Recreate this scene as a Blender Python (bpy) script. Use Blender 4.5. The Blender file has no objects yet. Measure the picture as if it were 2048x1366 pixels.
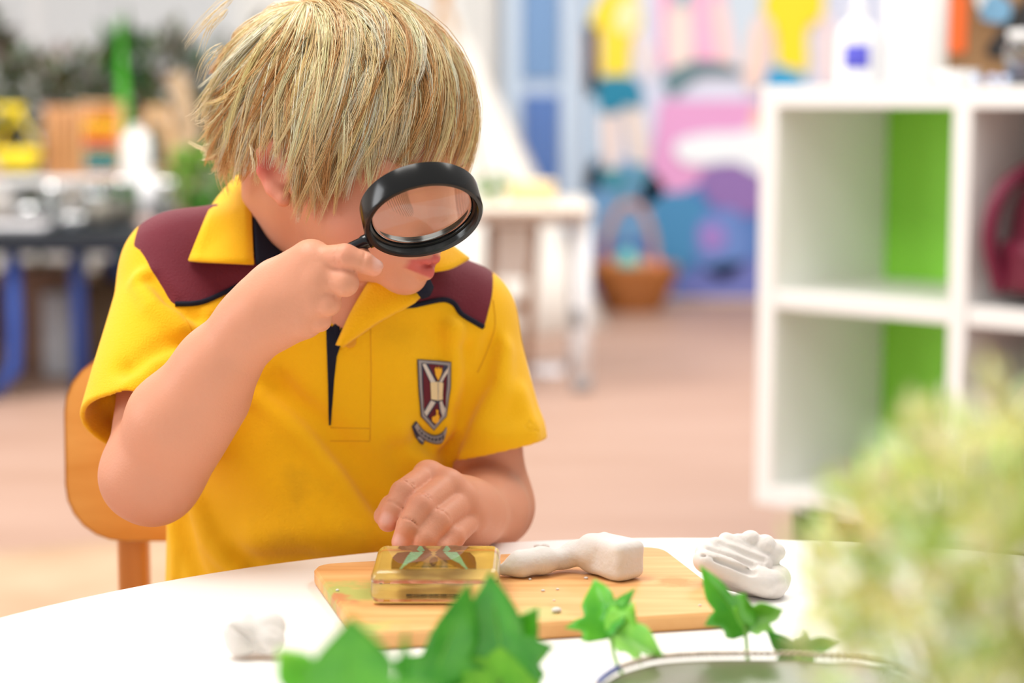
import bpy, math, random
import numpy as np
from mathutils import Vector, Matrix
random.seed(7); RNG = np.random.default_rng(11)
scene = bpy.context.scene
COL = scene.collection
# ------------------------------------------------------------------ camera
F = 3982.0                      # focal length in pixels of the 2048 x 1366 frame (70 mm on 36 mm)
PITCH = math.radians(7.06); HC = 0.86
cam_data = bpy.data.cameras.new('camera'); cam = bpy.data.objects.new('camera', cam_data); COL.objects.link(cam)
cam_data.sensor_width = 36; cam_data.lens = 36*F/2048; cam_data.clip_start = .05; cam_data.clip_end = 60
cam.location = (0, 0, HC); cam.rotation_euler = (math.pi/2 - PITCH, 0, 0)
cam_data.dof.use_dof = True; cam_data.dof.focus_distance = 1.40; cam_data.dof.aperture_fstop = 3.4
scene.camera = cam
# ------------------------------------------------------------------ light and exposure
world = bpy.data.worlds.new('world'); scene.world = world; world.use_nodes = True
bg = world.node_tree.nodes['Background']; bg.inputs[0].default_value = (1.0, .975, .94, 1); bg.inputs[1].default_value = .62
def area(name, loc, size, energy, color=(1, .96, .9), rot=(0, 0, 0), sy=None):
    d = bpy.data.lights.new(name, 'AREA'); d.energy = energy; d.color = color; d.size = size
    if sy: d.shape = 'RECTANGLE'; d.size_y = sy
    o = bpy.data.objects.new(name, d); COL.objects.link(o); o.location = loc; o.rotation_euler = rot
    return o
area('ceiling_panel_light', (-.8, 1.4, 2.6), 1.2, 46, sy=1.2)
area('ceiling_panel_light', (.9, 2.3, 2.6), 1.2, 30, sy=1.2)
area('ceiling_panel_light', (-1.6, 4.6, 2.7), 1.2, 95, sy=1.2)
area('ceiling_panel_light', (1.2, 5.6, 2.7), 1.2, 80, sy=1.2)
area('added_side_light', (-4.9, .9, 1.75), 2.3, 85, (.96, .98, 1), (0, -math.pi/2, 0), 1.7)      # added side light to bring out the folds; its left-wall window is unseen
vs = scene.view_settings; vs.view_transform = 'Standard'; vs.look = 'None'; vs.exposure = .08; vs.gamma = 1; vs.use_curve_mapping = False
# ------------------------------------------------------------------ helpers
def lin(c):
    return tuple(((v/255/12.92) if v/255 <= .04045 else ((v/255+.055)/1.055)**2.4) for v in c)
R_ = np.array([1., 0, 0]); U_ = np.array([0, math.sin(PITCH), math.cos(PITCH)]); W_ = np.array([0, math.cos(PITCH), -math.sin(PITCH)])
CAM = np.array([0, 0, HC])
def ray(px, py):
    d = (px-1024)/F*R_ + (683-py)/F*U_ + W_
    return d
def P(px, py, Y):                     # the point on a pixel's ray at world depth Y
    d = ray(px, py); return CAM + d*(Y/d[1])
def PZ(px, py, Z):                    # the point on a pixel's ray at height Z
    d = ray(px, py); return CAM + d*((Z-HC)/d[2])
def unit(v):
    v = np.asarray(v, float); return v/np.linalg.norm(v)

MATS = {}
def mat(name, col, rough=.5, var=0, scale=20, col2=None, bump=0, bscale=200, spec=.5, metal=0, trans=0, ior=1.45,
        sss=0, stretch=None, sheen=0, attr=None, alpha=1, coat=0, emit=0):
    if name in MATS: return MATS[name]
    m = bpy.data.materials.new(name); m.use_nodes = True; nt = m.node_tree; b = nt.nodes['Principled BSDF']
    c = (*lin(col), 1); b.inputs['Base Color'].default_value = c; b.inputs['Roughness'].default_value = rough
    b.inputs['Specular IOR Level'].default_value = spec; b.inputs['Metallic'].default_value = metal
    b.inputs['Transmission Weight'].default_value = trans; b.inputs['IOR'].default_value = ior
    b.inputs['Coat Weight'].default_value = coat
    if sheen: b.inputs['Sheen Weight'].default_value = sheen
    if sss:
        b.inputs['Subsurface Weight'].default_value = sss; b.inputs['Subsurface Radius'].default_value = (.0032, .0012, .0007)
        b.inputs['Subsurface Scale'].default_value = 1
    if emit:
        b.inputs['Emission Color'].default_value = c; b.inputs['Emission Strength'].default_value = emit
    tc = nt.nodes.new('ShaderNodeTexCoord'); src = tc.outputs['Object']
    if stretch:
        mp = nt.nodes.new('ShaderNodeMapping'); mp.inputs['Scale'].default_value = stretch
        nt.links.new(src, mp.inputs[0]); src = mp.outputs[0]
    if var or col2:
        n = nt.nodes.new('ShaderNodeTexNoise'); n.inputs['Scale'].default_value = scale; n.inputs['Detail'].default_value = 5
        nt.links.new(src, n.inputs['Vector'])
        r = nt.nodes.new('ShaderNodeValToRGB'); r.color_ramp.elements[0].position = .32; r.color_ramp.elements[1].position = .68
        a = c; z = (*lin(col2), 1) if col2 else tuple(min(1, v*(1+var)) for v in c[:3]) + (1,)
        if not col2: a = tuple(v*(1-var) for v in c[:3]) + (1,)
        r.color_ramp.elements[0].color = a; r.color_ramp.elements[1].color = z
        nt.links.new(n.outputs[0], r.inputs[0]); nt.links.new(r.outputs[0], b.inputs['Base Color'])
    if attr:
        at = nt.nodes.new('ShaderNodeAttribute'); at.attribute_name = attr
        nt.links.new(at.outputs['Color'], b.inputs['Base Color'])
    if bump:
        n2 = nt.nodes.new('ShaderNodeTexNoise'); n2.inputs['Scale'].default_value = bscale; n2.inputs['Detail'].default_value = 3
        nt.links.new(src, n2.inputs['Vector'])
        bp = nt.nodes.new('ShaderNodeBump'); bp.inputs['Strength'].default_value = bump; bp.inputs['Distance'].default_value = .002
        nt.links.new(n2.outputs[0], bp.inputs['Height']); nt.links.new(bp.outputs[0], b.inputs['Normal'])
    MATS[name] = m
    return m

WL = {}                                # world location of every object that can be a parent
def thing(name, label, cat, loc=(0, 0, 0), group=None):
    o = bpy.data.objects.new(name, None); COL.objects.link(o); o.location = loc; o.empty_display_size = .02
    WL[o.name] = np.array(loc, float)
    return tag(o, label, cat, group)
def tag(o, label, cat, group=None):
    o['label'] = label; o['category'] = cat
    if group: o['group'] = group
    return o
def mk(name, vf, m, parent=None, smooth=True, loc=None, kind=None, colors=None, auto=None):
    v, f = vf if isinstance(vf, tuple) else (vf.v, vf.f)
    v = np.asarray(v, float)
    if parent is not None: base = WL[parent.name]
    else:
        base = np.array(loc, float) if loc is not None else np.array([(v[:, 0].min()+v[:, 0].max())/2, (v[:, 1].min()+v[:, 1].max())/2, v[:, 2].min()])
    me = bpy.data.meshes.new(name)
    vv = v-base
    if isinstance(f, np.ndarray):
        n = len(f); k = f.shape[1]
        me.vertices.add(len(vv)); me.vertices.foreach_set('co', vv.astype(np.float32).ravel())
        me.loops.add(n*k); me.loops.foreach_set('vertex_index', f.astype(np.int32).ravel())
        me.polygons.add(n); me.polygons.foreach_set('loop_start', np.arange(0, n*k, k, dtype=np.int32))
        me.update(calc_edges=True)
    else:
        me.from_pydata([tuple(p) for p in vv], [], [tuple(int(i) for i in q) for q in f]); me.update()
    if smooth:
        me.polygons.foreach_set('use_smooth', np.ones(len(me.polygons), bool))
        if auto: me.set_sharp_from_angle(angle=math.radians(auto))
    if colors is not None:
        ca = me.color_attributes.new('tint', 'FLOAT_COLOR', 'POINT')
        cc = np.ones((len(vv), 4), np.float32); cc[:, :3] = colors; ca.data.foreach_set('color', cc.ravel())
    me.materials.append(m)
    o = bpy.data.objects.new(name, me); COL.objects.link(o)
    if parent is not None: o.parent = parent; WL[o.name] = base
    else: o.location = base; WL[o.name] = base
    if kind: o['kind'] = kind
    return o
def copy_tree(o, parent=None):
    c = o.copy(); COL.objects.link(c); c.parent = parent
    WL[c.name] = WL.get(o.name, np.zeros(3))
    for ch in list(o.children):
        if ch is not c: copy_tree(ch, c)
    return c

class B:                               # collects vertices and faces of ONE mesh
    def __init__(s): s.v = []; s.f = []
    def add(s, v, f):
        n = len(s.v); s.v += [tuple(p) for p in v]; s.f += [tuple(i+n for i in q) for q in f]; return s
    def box(s, c, d, rz=0, bev=0, rx=0, ry=0):
        x, y, z = [k/2 for k in d]
        M = np.array(Matrix.Rotation(rz, 3, 'Z') @ Matrix.Rotation(ry, 3, 'Y') @ Matrix.Rotation(rx, 3, 'X'))
        if bev <= 0:
            v = [(a*x, b*y, e*z) for e in (-1, 1) for a, b in ((-1, -1), (1, -1), (1, 1), (-1, 1))]
            f = [(3, 2, 1, 0), (4, 5, 6, 7), (0, 1, 5, 4), (1, 2, 6, 5), (2, 3, 7, 6), (3, 0, 4, 7)]
        else:
            bev = min(bev, x*.98, y*.98, z*.98); v = []; 
            for zz, o in ((-z, bev), (-z+bev, 0), (z-bev, 0), (z, bev)):
                for a, b in ((-1, -1), (1, -1), (1, 1), (-1, 1)):
                    for k in range(4):
                        t = math.atan2(b, a)-math.pi/4+k*math.pi/6
                        r = bev
                        cx, cy = a*(x-bev), b*(y-bev)
                        v.append((cx+(r-o*.7)*math.cos(t), cy+(r-o*.7)*math.sin(t), zz))
            f = []
            for j in range(3):
                for k in range(16):
                    f.append((j*16+k, j*16+(k+1) % 16, (j+1)*16+(k+1) % 16, (j+1)*16+k))
            f.append(tuple(range(15, -1, -1))); f.append(tuple(range(48, 64)))
        return s.add([np.array(c)+M@np.array(p) for p in v], f)
    def tube(s, pts, r, n=8, cap=True):
        pts = [np.array(p, float) for p in pts]; m = len(pts)
        rr = r if hasattr(r, '__len__') else [r]*m
        t0 = unit(pts[1]-pts[0]); a = unit(np.cross(t0, [0, 0, 1] if abs(t0[2]) < .9 else [1, 0, 0]))
        v = []
        for i in range(m):
            t = unit(pts[min(i+1, m-1)]-pts[max(i-1, 0)])
            a = unit(a-t*np.dot(a, t)); b = np.cross(t, a)
            for k in range(n):
                w = 2*math.pi*k/n; v.append(pts[i]+rr[i]*(math.cos(w)*a+math.sin(w)*b))
        f = [(i*n+k, i*n+(k+1) % n, (i+1)*n+(k+1) % n, (i+1)*n+k) for i in range(m-1) for k in range(n)]
        if cap: f += [tuple(range(n-1, -1, -1)), tuple((m-1)*n+k for k in range(n))]
        return s.add(v, f)
    def lathe(s, c, prof, n=32, axis=None, squash=(1, 1), cap=True):
        c = np.array(c, float); v = []; m = len(prof)
        if axis is None: X, Y, Z = np.eye(3)
        else:
            Z = unit(axis); X = unit(np.cross(Z, [0, 0, 1] if abs(Z[2]) < .9 else [1, 0, 0])); Y = np.cross(Z, X)
        for r, z in prof:
            for k in range(n):
                w = 2*math.pi*k/n; v.append(c+r*math.cos(w)*X*squash[0]+r*math.sin(w)*Y*squash[1]+z*Z)
        f = [(i*n+k, i*n+(k+1) % n, (i+1)*n+(k+1) % n, (i+1)*n+k) for i in range(m-1) for k in range(n)]
        if cap and prof[0][0] > 1e-6: f.append(tuple(range(n-1, -1, -1)))
        if cap and prof[-1][0] > 1e-6: f.append(tuple((m-1)*n+k for k in range(n)))
        return s.add(v, f)
    def ball(s, c, r, n=12, m=8, M=None):
        r = np.array(r if hasattr(r, '__len__') else (r, r, r), float); c = np.array(c, float)
        v = [np.array([0, 0, -1])]
        for j in range(1, m):
            t = math.pi*j/m-math.pi/2
            v += [np.array([math.cos(t)*math.cos(2*math.pi*k/n), math.cos(t)*math.sin(2*math.pi*k/n), math.sin(t)]) for k in range(n)]
        v.append(np.array([0, 0, 1])); v = [p*r for p in v]
        if M is not None: v = [M@p for p in v]
        f = [(0, 1+(k+1) % n, 1+k) for k in range(n)]
        for j in range(m-2):
            f += [(1+j*n+k, 1+j*n+(k+1) % n, 1+(j+1)*n+(k+1) % n, 1+(j+1)*n+k) for k in range(n)]
        L = 1+(m-1)*n; f += [(1+(m-2)*n+k, 1+(m-2)*n+(k+1) % n, L) for k in range(n)]
        return s.add([c+p for p in v], f)
    def prism(s, poly, a, b):          # poly: 3D points; extruded by vector a..b
        poly = [np.array(p, float) for p in poly]; a = np.array(a, float); b = np.array(b, float); n = len(poly)
        v = [p+a for p in poly]+[p+b for p in poly]
        f = [tuple(range(n-1, -1, -1)), tuple(range(n, 2*n))]+[(k, (k+1) % n, n+(k+1) % n, n+k) for k in range(n)]
        return s.add(v, f)
    def patch(s, grid, thick=0):       # grid[i][j] of 3D points; thickness along the local normal
        g = np.array(grid, float); a, b = g.shape[:2]
        du = np.gradient(g, axis=0); dv = np.gradient(g, axis=1); nn = np.cross(du, dv); nn /= np.linalg.norm(nn, axis=2, keepdims=True)+1e-12
        idx = lambda i, j, o=0: o+i*b+j
        v = [p for p in g.reshape(-1, 3)]; f = [(idx(i, j), idx(i+1, j), idx(i+1, j+1), idx(i, j+1)) for i in range(a-1) for j in range(b-1)]
        if thick:
            o = a*b; v += [p for p in (g-nn*thick).reshape(-1, 3)]
            f += [(idx(i, j, o), idx(i, j+1, o), idx(i+1, j+1, o), idx(i+1, j, o)) for i in range(a-1) for j in range(b-1)]
            ring = [(i, 0) for i in range(a)]+[(a-1, j) for j in range(1, b)]+[(i, b-1) for i in range(a-2, -1, -1)]+[(0, j) for j in range(b-2, 0, -1)]
            n = len(ring)
            f += [(idx(*ring[k]), idx(*ring[k], o), idx(*ring[(k+1) % n], o), idx(*ring[(k+1) % n])) for k in range(n)]
        return s.add(v, f)
def catmull(pts, n=8, closed=False):
    pts = [np.array(p, float) for p in pts]; m = len(pts); out = []
    for i in range(m if closed else m-1):
        if closed: a, b, c, d = pts[(i-1) % m], pts[i], pts[(i+1) % m], pts[(i+2) % m]
        else: a, b, c, d = pts[max(i-1, 0)], pts[i], pts[i+1], pts[min(i+2, m-1)]
        for k in range(n):
            t = k/n; out.append(.5*((2*b)+(c-a)*t+(2*a-5*b+4*c-d)*t*t+(3*b-a-3*c+d)*t**3))
    if not closed: out.append(pts[-1])
    return out

# ---- implicit surfaces turned into one continuous quad mesh (naive surface nets on sparse blocks)
def seg_d(Q, a, b, ra, rb):
    ab = b-a; t = np.clip(((Q-a)@ab)/(ab@ab+1e-12), 0, 1)
    d = Q-a-t[:, None]*ab
    return np.sqrt((d*d).sum(1))-(ra+(rb-ra)*t)
def ell_d(Q, c, M, r):
    q = (Q-c)@M; k0 = np.sqrt(((q/r)**2).sum(1)); k1 = np.sqrt(((q/(r*r))**2).sum(1))+1e-9
    return k0*(k0-1)/k1
def smin(a, b, k):
    if k <= 0: return np.minimum(a, b)
    h = np.maximum(k-np.abs(a-b), 0)/k
    return np.minimum(a, b)-h*h*k*.25
def smax(a, b, k): return -smin(-a, -b, k)
class Field:
    def __init__(s): s.p = []
    def cap(s, a, b, ra, rb=None, k=.01, op='+'):
        s.p.append(('c', np.array(a, float), np.array(b, float), ra, ra if rb is None else rb, k, op)); return s
    def chain(s, pts, rr, k=.004, op='+'):
        for i in range(len(pts)-1): s.cap(pts[i], pts[i+1], rr[i], rr[i+1], k, op)
        return s
    def ell(s, c, r, M=None, k=.01, op='+'):
        s.p.append(('e', np.array(c, float), np.eye(3) if M is None else np.array(M, float), np.array(r, float), None, k, op)); return s
    def one(s, i, Q):
        p = s.p[i]
        return seg_d(Q, p[1], p[2], p[3], p[4]) if p[0] == 'c' else ell_d(Q, p[1], p[2], p[3])
    def __call__(s, Q, idx=None):
        d = np.full(len(Q), 9.)
        for i in (range(len(s.p)) if idx is None else idx):
            e = s.one(i, Q); k, op = s.p[i][5], s.p[i][6]
            d = smin(d, e, k) if op == '+' else smax(d, -e, k)
        return d
def nets(f, lo, hi, h, smooth=1):
    BS = 16; lo = np.array(lo, float); hi = np.array(hi, float)
    nb = np.ceil((hi-lo)/(h*BS)).astype(int); NT = nb*BS+4
    I = np.stack(np.meshgrid(*[np.arange(n) for n in nb], indexing='ij'), -1).reshape(-1, 3)
    C = lo+(I+.5)*BS*h; Rb = BS*h*.87+2*h
    isf = isinstance(f, Field)
    if isf:
        D = np.stack([f.one(i, C) for i in range(len(f.p))], 1)
    fc = f(C); act = np.where(np.abs(fc) < Rb*1.6+.006)[0]
    g = np.stack(np.meshgrid(*[np.arange(-1, BS+1)]*3, indexing='ij'), -1).reshape(-1, 3)
    keys, pos, quads = [], [], []
    S = BS+2
    for bi in act:
        o = I[bi]*BS; Q = lo+(o+g)*h
        if isf:
            idx = [i for i in range(len(f.p)) if D[bi, i] < Rb*2.4+f.p[i][5]+.006+max(fc[bi], 0)]
            if not idx: continue
            V = f(Q, idx)
        else: V = f(Q)
        V = V.reshape(S, S, S); ins = V < 0
        if ins.all() or not ins.any(): continue
        # vertices of cells
        c8 = [ins[a:S-1+a, b:S-1+b, c:S-1+c] for a in (0, 1) for b in (0, 1) for c in (0, 1)]
        cnt = sum(x.astype(np.int8) for x in c8); m = (cnt > 0) & (cnt < 8)
        ci = np.argwhere(m)
        acc = np.zeros((len(ci), 3)); n = np.zeros(len(ci))
        for ax in range(3):
            e = np.zeros(3, int); e[ax] = 1; o1, o2 = [k for k in range(3) if k != ax]
            for a in (0, 1):
                for b in (0, 1):
                    s0 = ci.copy(); s0[:, o1] += a; s0[:, o2] += b; s1 = s0+e
                    v0 = V[s0[:, 0], s0[:, 1], s0[:, 2]]; v1 = V[s1[:, 0], s1[:, 1], s1[:, 2]]
                    x = (v0 < 0) != (v1 < 0); t = np.where(x, v0/np.where(x, v0-v1, 1), 0)
                    pt = s0.astype(float); pt[:, ax] += t
                    acc += np.where(x[:, None], pt, 0); n += x
        gp = lo+(acc/n[:, None]-1+o)*h
        gc = ci+o                                       # global cell index + 1
        keys.append((gc[:, 0]*NT[1]+gc[:, 1])*NT[2]+gc[:, 2]); pos.append(gp)
        for ax in range(3):
            a1, a2 = (ax+1) % 3, (ax+2) % 3
            sl = [slice(1, BS+1)]*3; sl2 = list(sl); sl2[ax] = slice(2, BS+2)
            A = ins[tuple(sl)]; Bv = ins[tuple(sl2)]; x = np.argwhere(A != Bv)+1
            if not len(x): continue
            fl = ins[x[:, 0], x[:, 1], x[:, 2]]
            q = []
            for d1, d2 in ((-1, -1), (0, -1), (0, 0), (-1, 0)):
                y = x.copy(); y[:, a1] += d1; y[:, a2] += d2; y = y+o
                q.append((y[:, 0]*NT[1]+y[:, 1])*NT[2]+y[:, 2])
            q = np.stack(q, 1); q[~fl] = q[~fl][:, ::-1]
            quads.append(q)
    keys = np.concatenate(keys); pos = np.concatenate(pos); quads = np.concatenate(quads)
    uk, first = np.unique(keys, return_index=True); v = pos[first]
    q = np.searchsorted(uk, quads); ok = (q < len(uk)).all(1); q = np.minimum(q, len(uk)-1)
    ok &= (uk[q] == quads).all(1); q = q[ok]
    e = np.concatenate([q[:, [0, 1]], q[:, [1, 2]], q[:, [2, 3]], q[:, [3, 0]]])
    for it in range(smooth):
        for lam in (.5, -.45):
            s_ = np.zeros_like(v); n_ = np.zeros(len(v))
            for k in range(3):
                s_[:, k] = np.bincount(e[:, 0], v[e[:, 1], k], len(v))+np.bincount(e[:, 1], v[e[:, 0], k], len(v))
            n_ = np.bincount(e[:, 0], minlength=len(v))+np.bincount(e[:, 1], minlength=len(v))
            v = v+lam*(s_/np.maximum(n_, 1)[:, None]-v)
    return v, q
def march(f, px, py, y0=1.2, y1=1.9, eps=2e-4):          # where a pixel's ray meets an implicit surface
    d = ray(px, py); t = y0/d[1]
    for i in range(200):
        q = CAM+d*t; e = float(f(q[None])[0])
        if e < eps: break
        t += e*.6
        if t*d[1] > y1: break
    return CAM+d*t
def grad(f, q, h=.002):
    q = np.array(q); D = np.vstack([np.eye(3), -np.eye(3)])*h; e = f(q+D)
    return unit(e[:3]-e[3:])
def box_d(Q, c, M, half, r):
    q = np.abs((Q-c)@M)-(np.array(half)-r)
    return np.sqrt((np.maximum(q, 0)**2).sum(1))+np.minimum(q.max(1), 0)-r
def vnoise(Q, s, seed=0):                                  # smooth pseudo noise from sines
    r = np.random.default_rng(seed); o = np.zeros(len(Q))
    for i in range(7):
        k = r.normal(size=3); k = k/np.linalg.norm(k)*s*r.uniform(.6, 1.7); o += np.sin(Q@k+r.uniform(0, 6.28))
    return o/7
# ================================================================== the setting
def struct(name, vf, m, smooth=False): return mk(name, vf, m, None, smooth, kind='structure')
M_floor = mat('floor_vinyl', (166, 132, 114), .5, col2=(178, 146, 130), scale=1.6, stretch=(.6, 3, 1), spec=.4)
struct('floor', B().box((0, 3.5, -.02), (10.2, 10, .04)), M_floor)
M_wall = mat('painted_wall', (244, 244, 242), .7, var=.02, scale=1)
YW = 8.35
struct('wall_back', B().box((0, YW+.06, 1.5), (10.2, .1, 3)), M_wall)
struct('wall_left', B().box((-5.05, 3.5, 1.5), (.1, 9.8, 3)), M_wall)
struct('wall_right', B().box((5.05, 3.5, 1.5), (.1, 9.8, 3)), M_wall)
M_frame = mat('white_frame', (236, 238, 240), .4)
M_glass_grey = mat('grey_pane', (224, 228, 232), .15)
M_frame_blue = mat('pale_blue_frame', (205, 224, 245), .4)
M_pane_blue = mat('blue_pane', (128, 166, 214), .12)
M_pane_deep = mat('deep_blue_pane', (96, 132, 200), .12)
M_greytrim = mat('grey_trim', (176, 178, 180), .5)
def wallrect(px0, py0, px1, py1, Y, dep=.02):
    a = P(px0, py1, Y); b = P(px1, py0, Y)
    return B().box(((a[0]+b[0])/2, Y, (a[2]+b[2])/2), (abs(b[0]-a[0]), dep, abs(b[2]-a[2])))
w2 = mk('added_window', B().box((-4.985, .9, 1.6), (.03, 1.8, 2.7)), mat("white_frame", (236, 238, 240), .4), kind='structure', smooth=False)  # unseen window, added as the source of the side light
for y, z in ((.47, .97), (1.33, .97), (.47, 2.23), (1.33, 2.23)): mk('pane', B().box((-4.965, y, z), (.02, .78, 1.16)), M_glass_grey, w2, smooth=False)
# window on the left: grey panes in a white frame
w1 = mk('window_1', wallrect(-260, -420, 470, 250, YW-.005, .02), mat("white_frame", (236, 238, 240), .4), kind='structure', smooth=False)
for a, b in ((-240, 40), (92, 205), (225, 440)):
    mk('pane', wallrect(a, -400, b, 210, YW-.02, .02), M_glass_grey, w1, smooth=False)
struct('trim_1', wallrect(955, -400, 986, 606, YW-.02, .05), mat('white_post', (240, 240, 238), .5))
struct('trim_2', wallrect(986, -400, 1003, 606, YW-.02, .05), M_greytrim)
d1 = mk('door_1', wallrect(1003, -400, 1168, 607, YW-.01, .03), M_frame_blue, kind='structure', smooth=False)
mk('pane', wallrect(1047, -380, 1117, 158, YW-.035, .02), M_pane_blue, d1, smooth=False)
mk('pane', wallrect(1047, 190, 1117, 520, YW-.035, .02), M_pane_deep, d1, smooth=False)
mk('door_stile', wallrect(1122, -390, 1160, 600, YW-.045, .03), M_frame_blue, d1, smooth=False)
mk('door_stile', wallrect(1008, -390, 1042, 600, YW-.045, .03), M_frame_blue, d1, smooth=False)
# mural panel
mural = thing('wall_mural', 'mural of painted children in yellow shirts on a blue and pink wall panel', 'mural', P(1500, 607, YW-.02))
def paint(name, poly, col, layer=0, smoothn=4):
    Y = YW-.03-.004*layer
    pts = catmull([P(x, y, Y) for x, y in poly], smoothn, True) if smoothn else [P(x, y, Y) for x, y in poly]
    n = 'paint_%d_%d_%d' % col
    return mk(name, B().prism(pts, (0, 0, 0), (0, .003, 0)), mat(n, col, .55), mural, smooth=False)
mk('panel', wallrect(1168, -420, 2450, 608, YW-.012, .016), mat('mural_lavender', (228, 230, 248), .5, col2=(214, 224, 248), scale=2), mural, smooth=False)
paint('painted_water', [(1168, 395), (1290, 372), (1400, 350), (1540, 300), (1700, 300), (2440, 280), (2440, 607), (1168, 607)], (82, 122, 190), 1, 0)
paint('painted_water', [(1185, 320), (1280, 330), (1330, 380), (1300, 470), (1200, 480), (1172, 420)], (112, 160, 206), 2)
paint('painted_ground', [(1320, 200), (1520, 200), (1520, 330), (1430, 352), (1330, 400), (1270, 420), (1300, 330)], (226, 162, 212), 2, 0)
paint('painted_ground', [(1400, 345), (1520, 320), (1530, 420), (1440, 420)], (142, 112, 178), 3)
paint('painted_wave', [(1310, 400), (1400, 395), (1420, 470), (1370, 540), (1310, 560)], (70, 140, 190), 3)
paint('painted_wave', [(1400, 440), (1470, 420), (1500, 500), (1450, 560), (1395, 520)], (104, 138, 205), 4)
paint('painted_wave', [(1380, 545), (1540, 520), (1560, 590), (1370, 590)], (108, 118, 188), 4)
paint('painted_wave', [(1400, 455), (1440, 450), (1450, 490), (1410, 500)], (160, 130, 205), 5)
paint('painted_stripe', [(1172, -60), (1192, -60), (1200, 380), (1172, 380)], (198, 222, 246), 2, 0)
paint('painted_reflection', [(1352, 285), (1400, 268), (1470, 264), (1530, 262), (1540, 350), (1500, 340), (1470, 325), (1390, 330), (1355, 315)], (240, 248, 255), 5)  # white reflection on the panel, put in as flat colour
paint('painted_backdrop', [(1320, -80), (1345, -80), (1345, 125), (1320, 140)], (250, 170, 212), 2, 0)
# first painted child
paint('painted_shirt', [(1180, 38), (1205, -10), (1230, -30), (1270, -20), (1282, 50), (1262, 80), (1258, 150), (1232, 165), (1204, 152), (1202, 70)], (252, 226, 60), 3)
paint('painted_patch', [(1240, 5), (1275, 0), (1272, 55), (1235, 60)], (250, 244, 190), 4)
paint('painted_shorts', [(1198, 158), (1272, 158), (1284, 215), (1248, 212), (1238, 225), (1200, 222)], (22, 132, 168), 4)
paint('painted_leg', [(1202, 226), (1236, 226), (1238, 330), (1210, 335)], (238, 222, 218), 3)
paint('painted_leg', [(1248, 214), (1280, 214), (1296, 320), (1270, 326)], (236, 222, 214), 3)
paint('painted_arm', [(1170, 60), (1200, 60), (1200, 180), (1172, 178)], (244, 220, 220), 2)
paint('painted_arm', [(1265, 60), (1295, 80), (1310, 130), (1300, 160), (1280, 130)], (240, 228, 228), 2)
paint('painted_shoe', [(1206, 342), (1240, 340), (1244, 368), (1210, 372)], (38, 138, 150), 4)
paint('painted_shoe', [(1268, 335), (1296, 330), (1300, 358), (1262, 380), (1240, 420), (1235, 390)], (90, 150, 180), 4)
# second painted child, pink
paint('painted_dress', [(1390, -60), (1440, -60), (1448, 120), (1392, 128)], (252, 186, 220), 3)
paint('painted_arm', [(1335, 20), (1380, -10), (1382, 140), (1340, 150)], (246, 226, 220), 3)
paint('painted_arm', [(1420, 10), (1450, 10), (1470, 140), (1440, 130)], (250, 214, 214), 4)
paint('painted_bowl', [(1345, -30), (1392, -30), (1375, 12), (1352, 10)], (160, 190, 205), 5)
paint('painted_bush', [(1330, 150), (1390, 122), (1450, 125), (1480, 150), (1400, 150), (1345, 190)], (96, 132, 142), 5)
paint('painted_cloth', [(1455, -60), (1520, -60), (1515, 110), (1460, 120)], (206, 222, 238), 2)
# third painted child
paint('painted_shirt', [(1525, 10), (1560, -40), (1640, -40), (1645, 30), (1615, 60), (1612, 145), (1560, 140), (1550, 60)], (254, 226, 40), 4)
paint('painted_arm', [(1505, 50), (1540, 30), (1545, 60), (1525, 170), (1490, 165)], (246, 216, 204), 3)
paint('painted_shorts', [(1538, 140), (1605, 150), (1610, 230), (1530, 230)], (30, 160, 216), 5)
paint('painted_leg', [(1510, 215), (1545, 215), (1530, 280), (1500, 280)], (242, 204, 184), 3)
paint('painted_arm', [(1640, 40), (1665, 40), (1670, 170), (1640, 150)], (246, 226, 228), 3)
mk('skirting_strip', wallrect(1168, 596, 2450, 608, YW-.06, .03), mat('skirting_sand', (214, 190, 176), .6), mural, smooth=False)

# ================================================================== background things
M_whiteplastic = mat('white_plastic', (238, 238, 238), .35)
M_pine = mat('pine_wood', (206, 158, 108), .5, col2=(224, 180, 130), scale=8, stretch=(8, 8, 1))
M_tanwood = mat('tan_wood', (164, 122, 92), .5, col2=(180, 136, 104), scale=8, stretch=(8, 8, 1))
M_brownwood = mat('brown_wood', (176, 120, 72), .5, col2=(198, 144, 92), scale=8, stretch=(8, 8, 1))
# --- play tepee
tp = P(890, 640, 7.6); tp[2] = 0
tee = thing('play_tepee', 'white canvas play tepee standing by the blue glazed door', 'tepee', tp)
apx = np.array([tp[0], tp[1], 1.2]); M_canvas = mat('white_canvas', (243, 240, 234), .8, bump=.3, bscale=12)
ring = [tp+np.array([.66*math.cos(t), .66*math.sin(t), .0]) for t in [math.pi/8+i*math.pi/4 for i in range(8)]]
for i in range(8):
    a, b = ring[i], ring[(i+1) % 8]
    g = [[(1-u)*((1-w)*a+w*b)+u*(apx+.05*unit((a+b)/2-tp))+unit((a+b)/2-tp)*(-.02*math.sin(math.pi*w)*(1-u)) for w in np.linspace(0, 1, 6)] for u in np.linspace(0, .97, 6)]
    mk('canvas_panel', B().patch(g, .004), M_canvas, tee)
    if i % 2 == 0: mk('pole', B().tube([a, a+(apx-a)*1.22], .012, 8), M_pine, tee)
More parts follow.
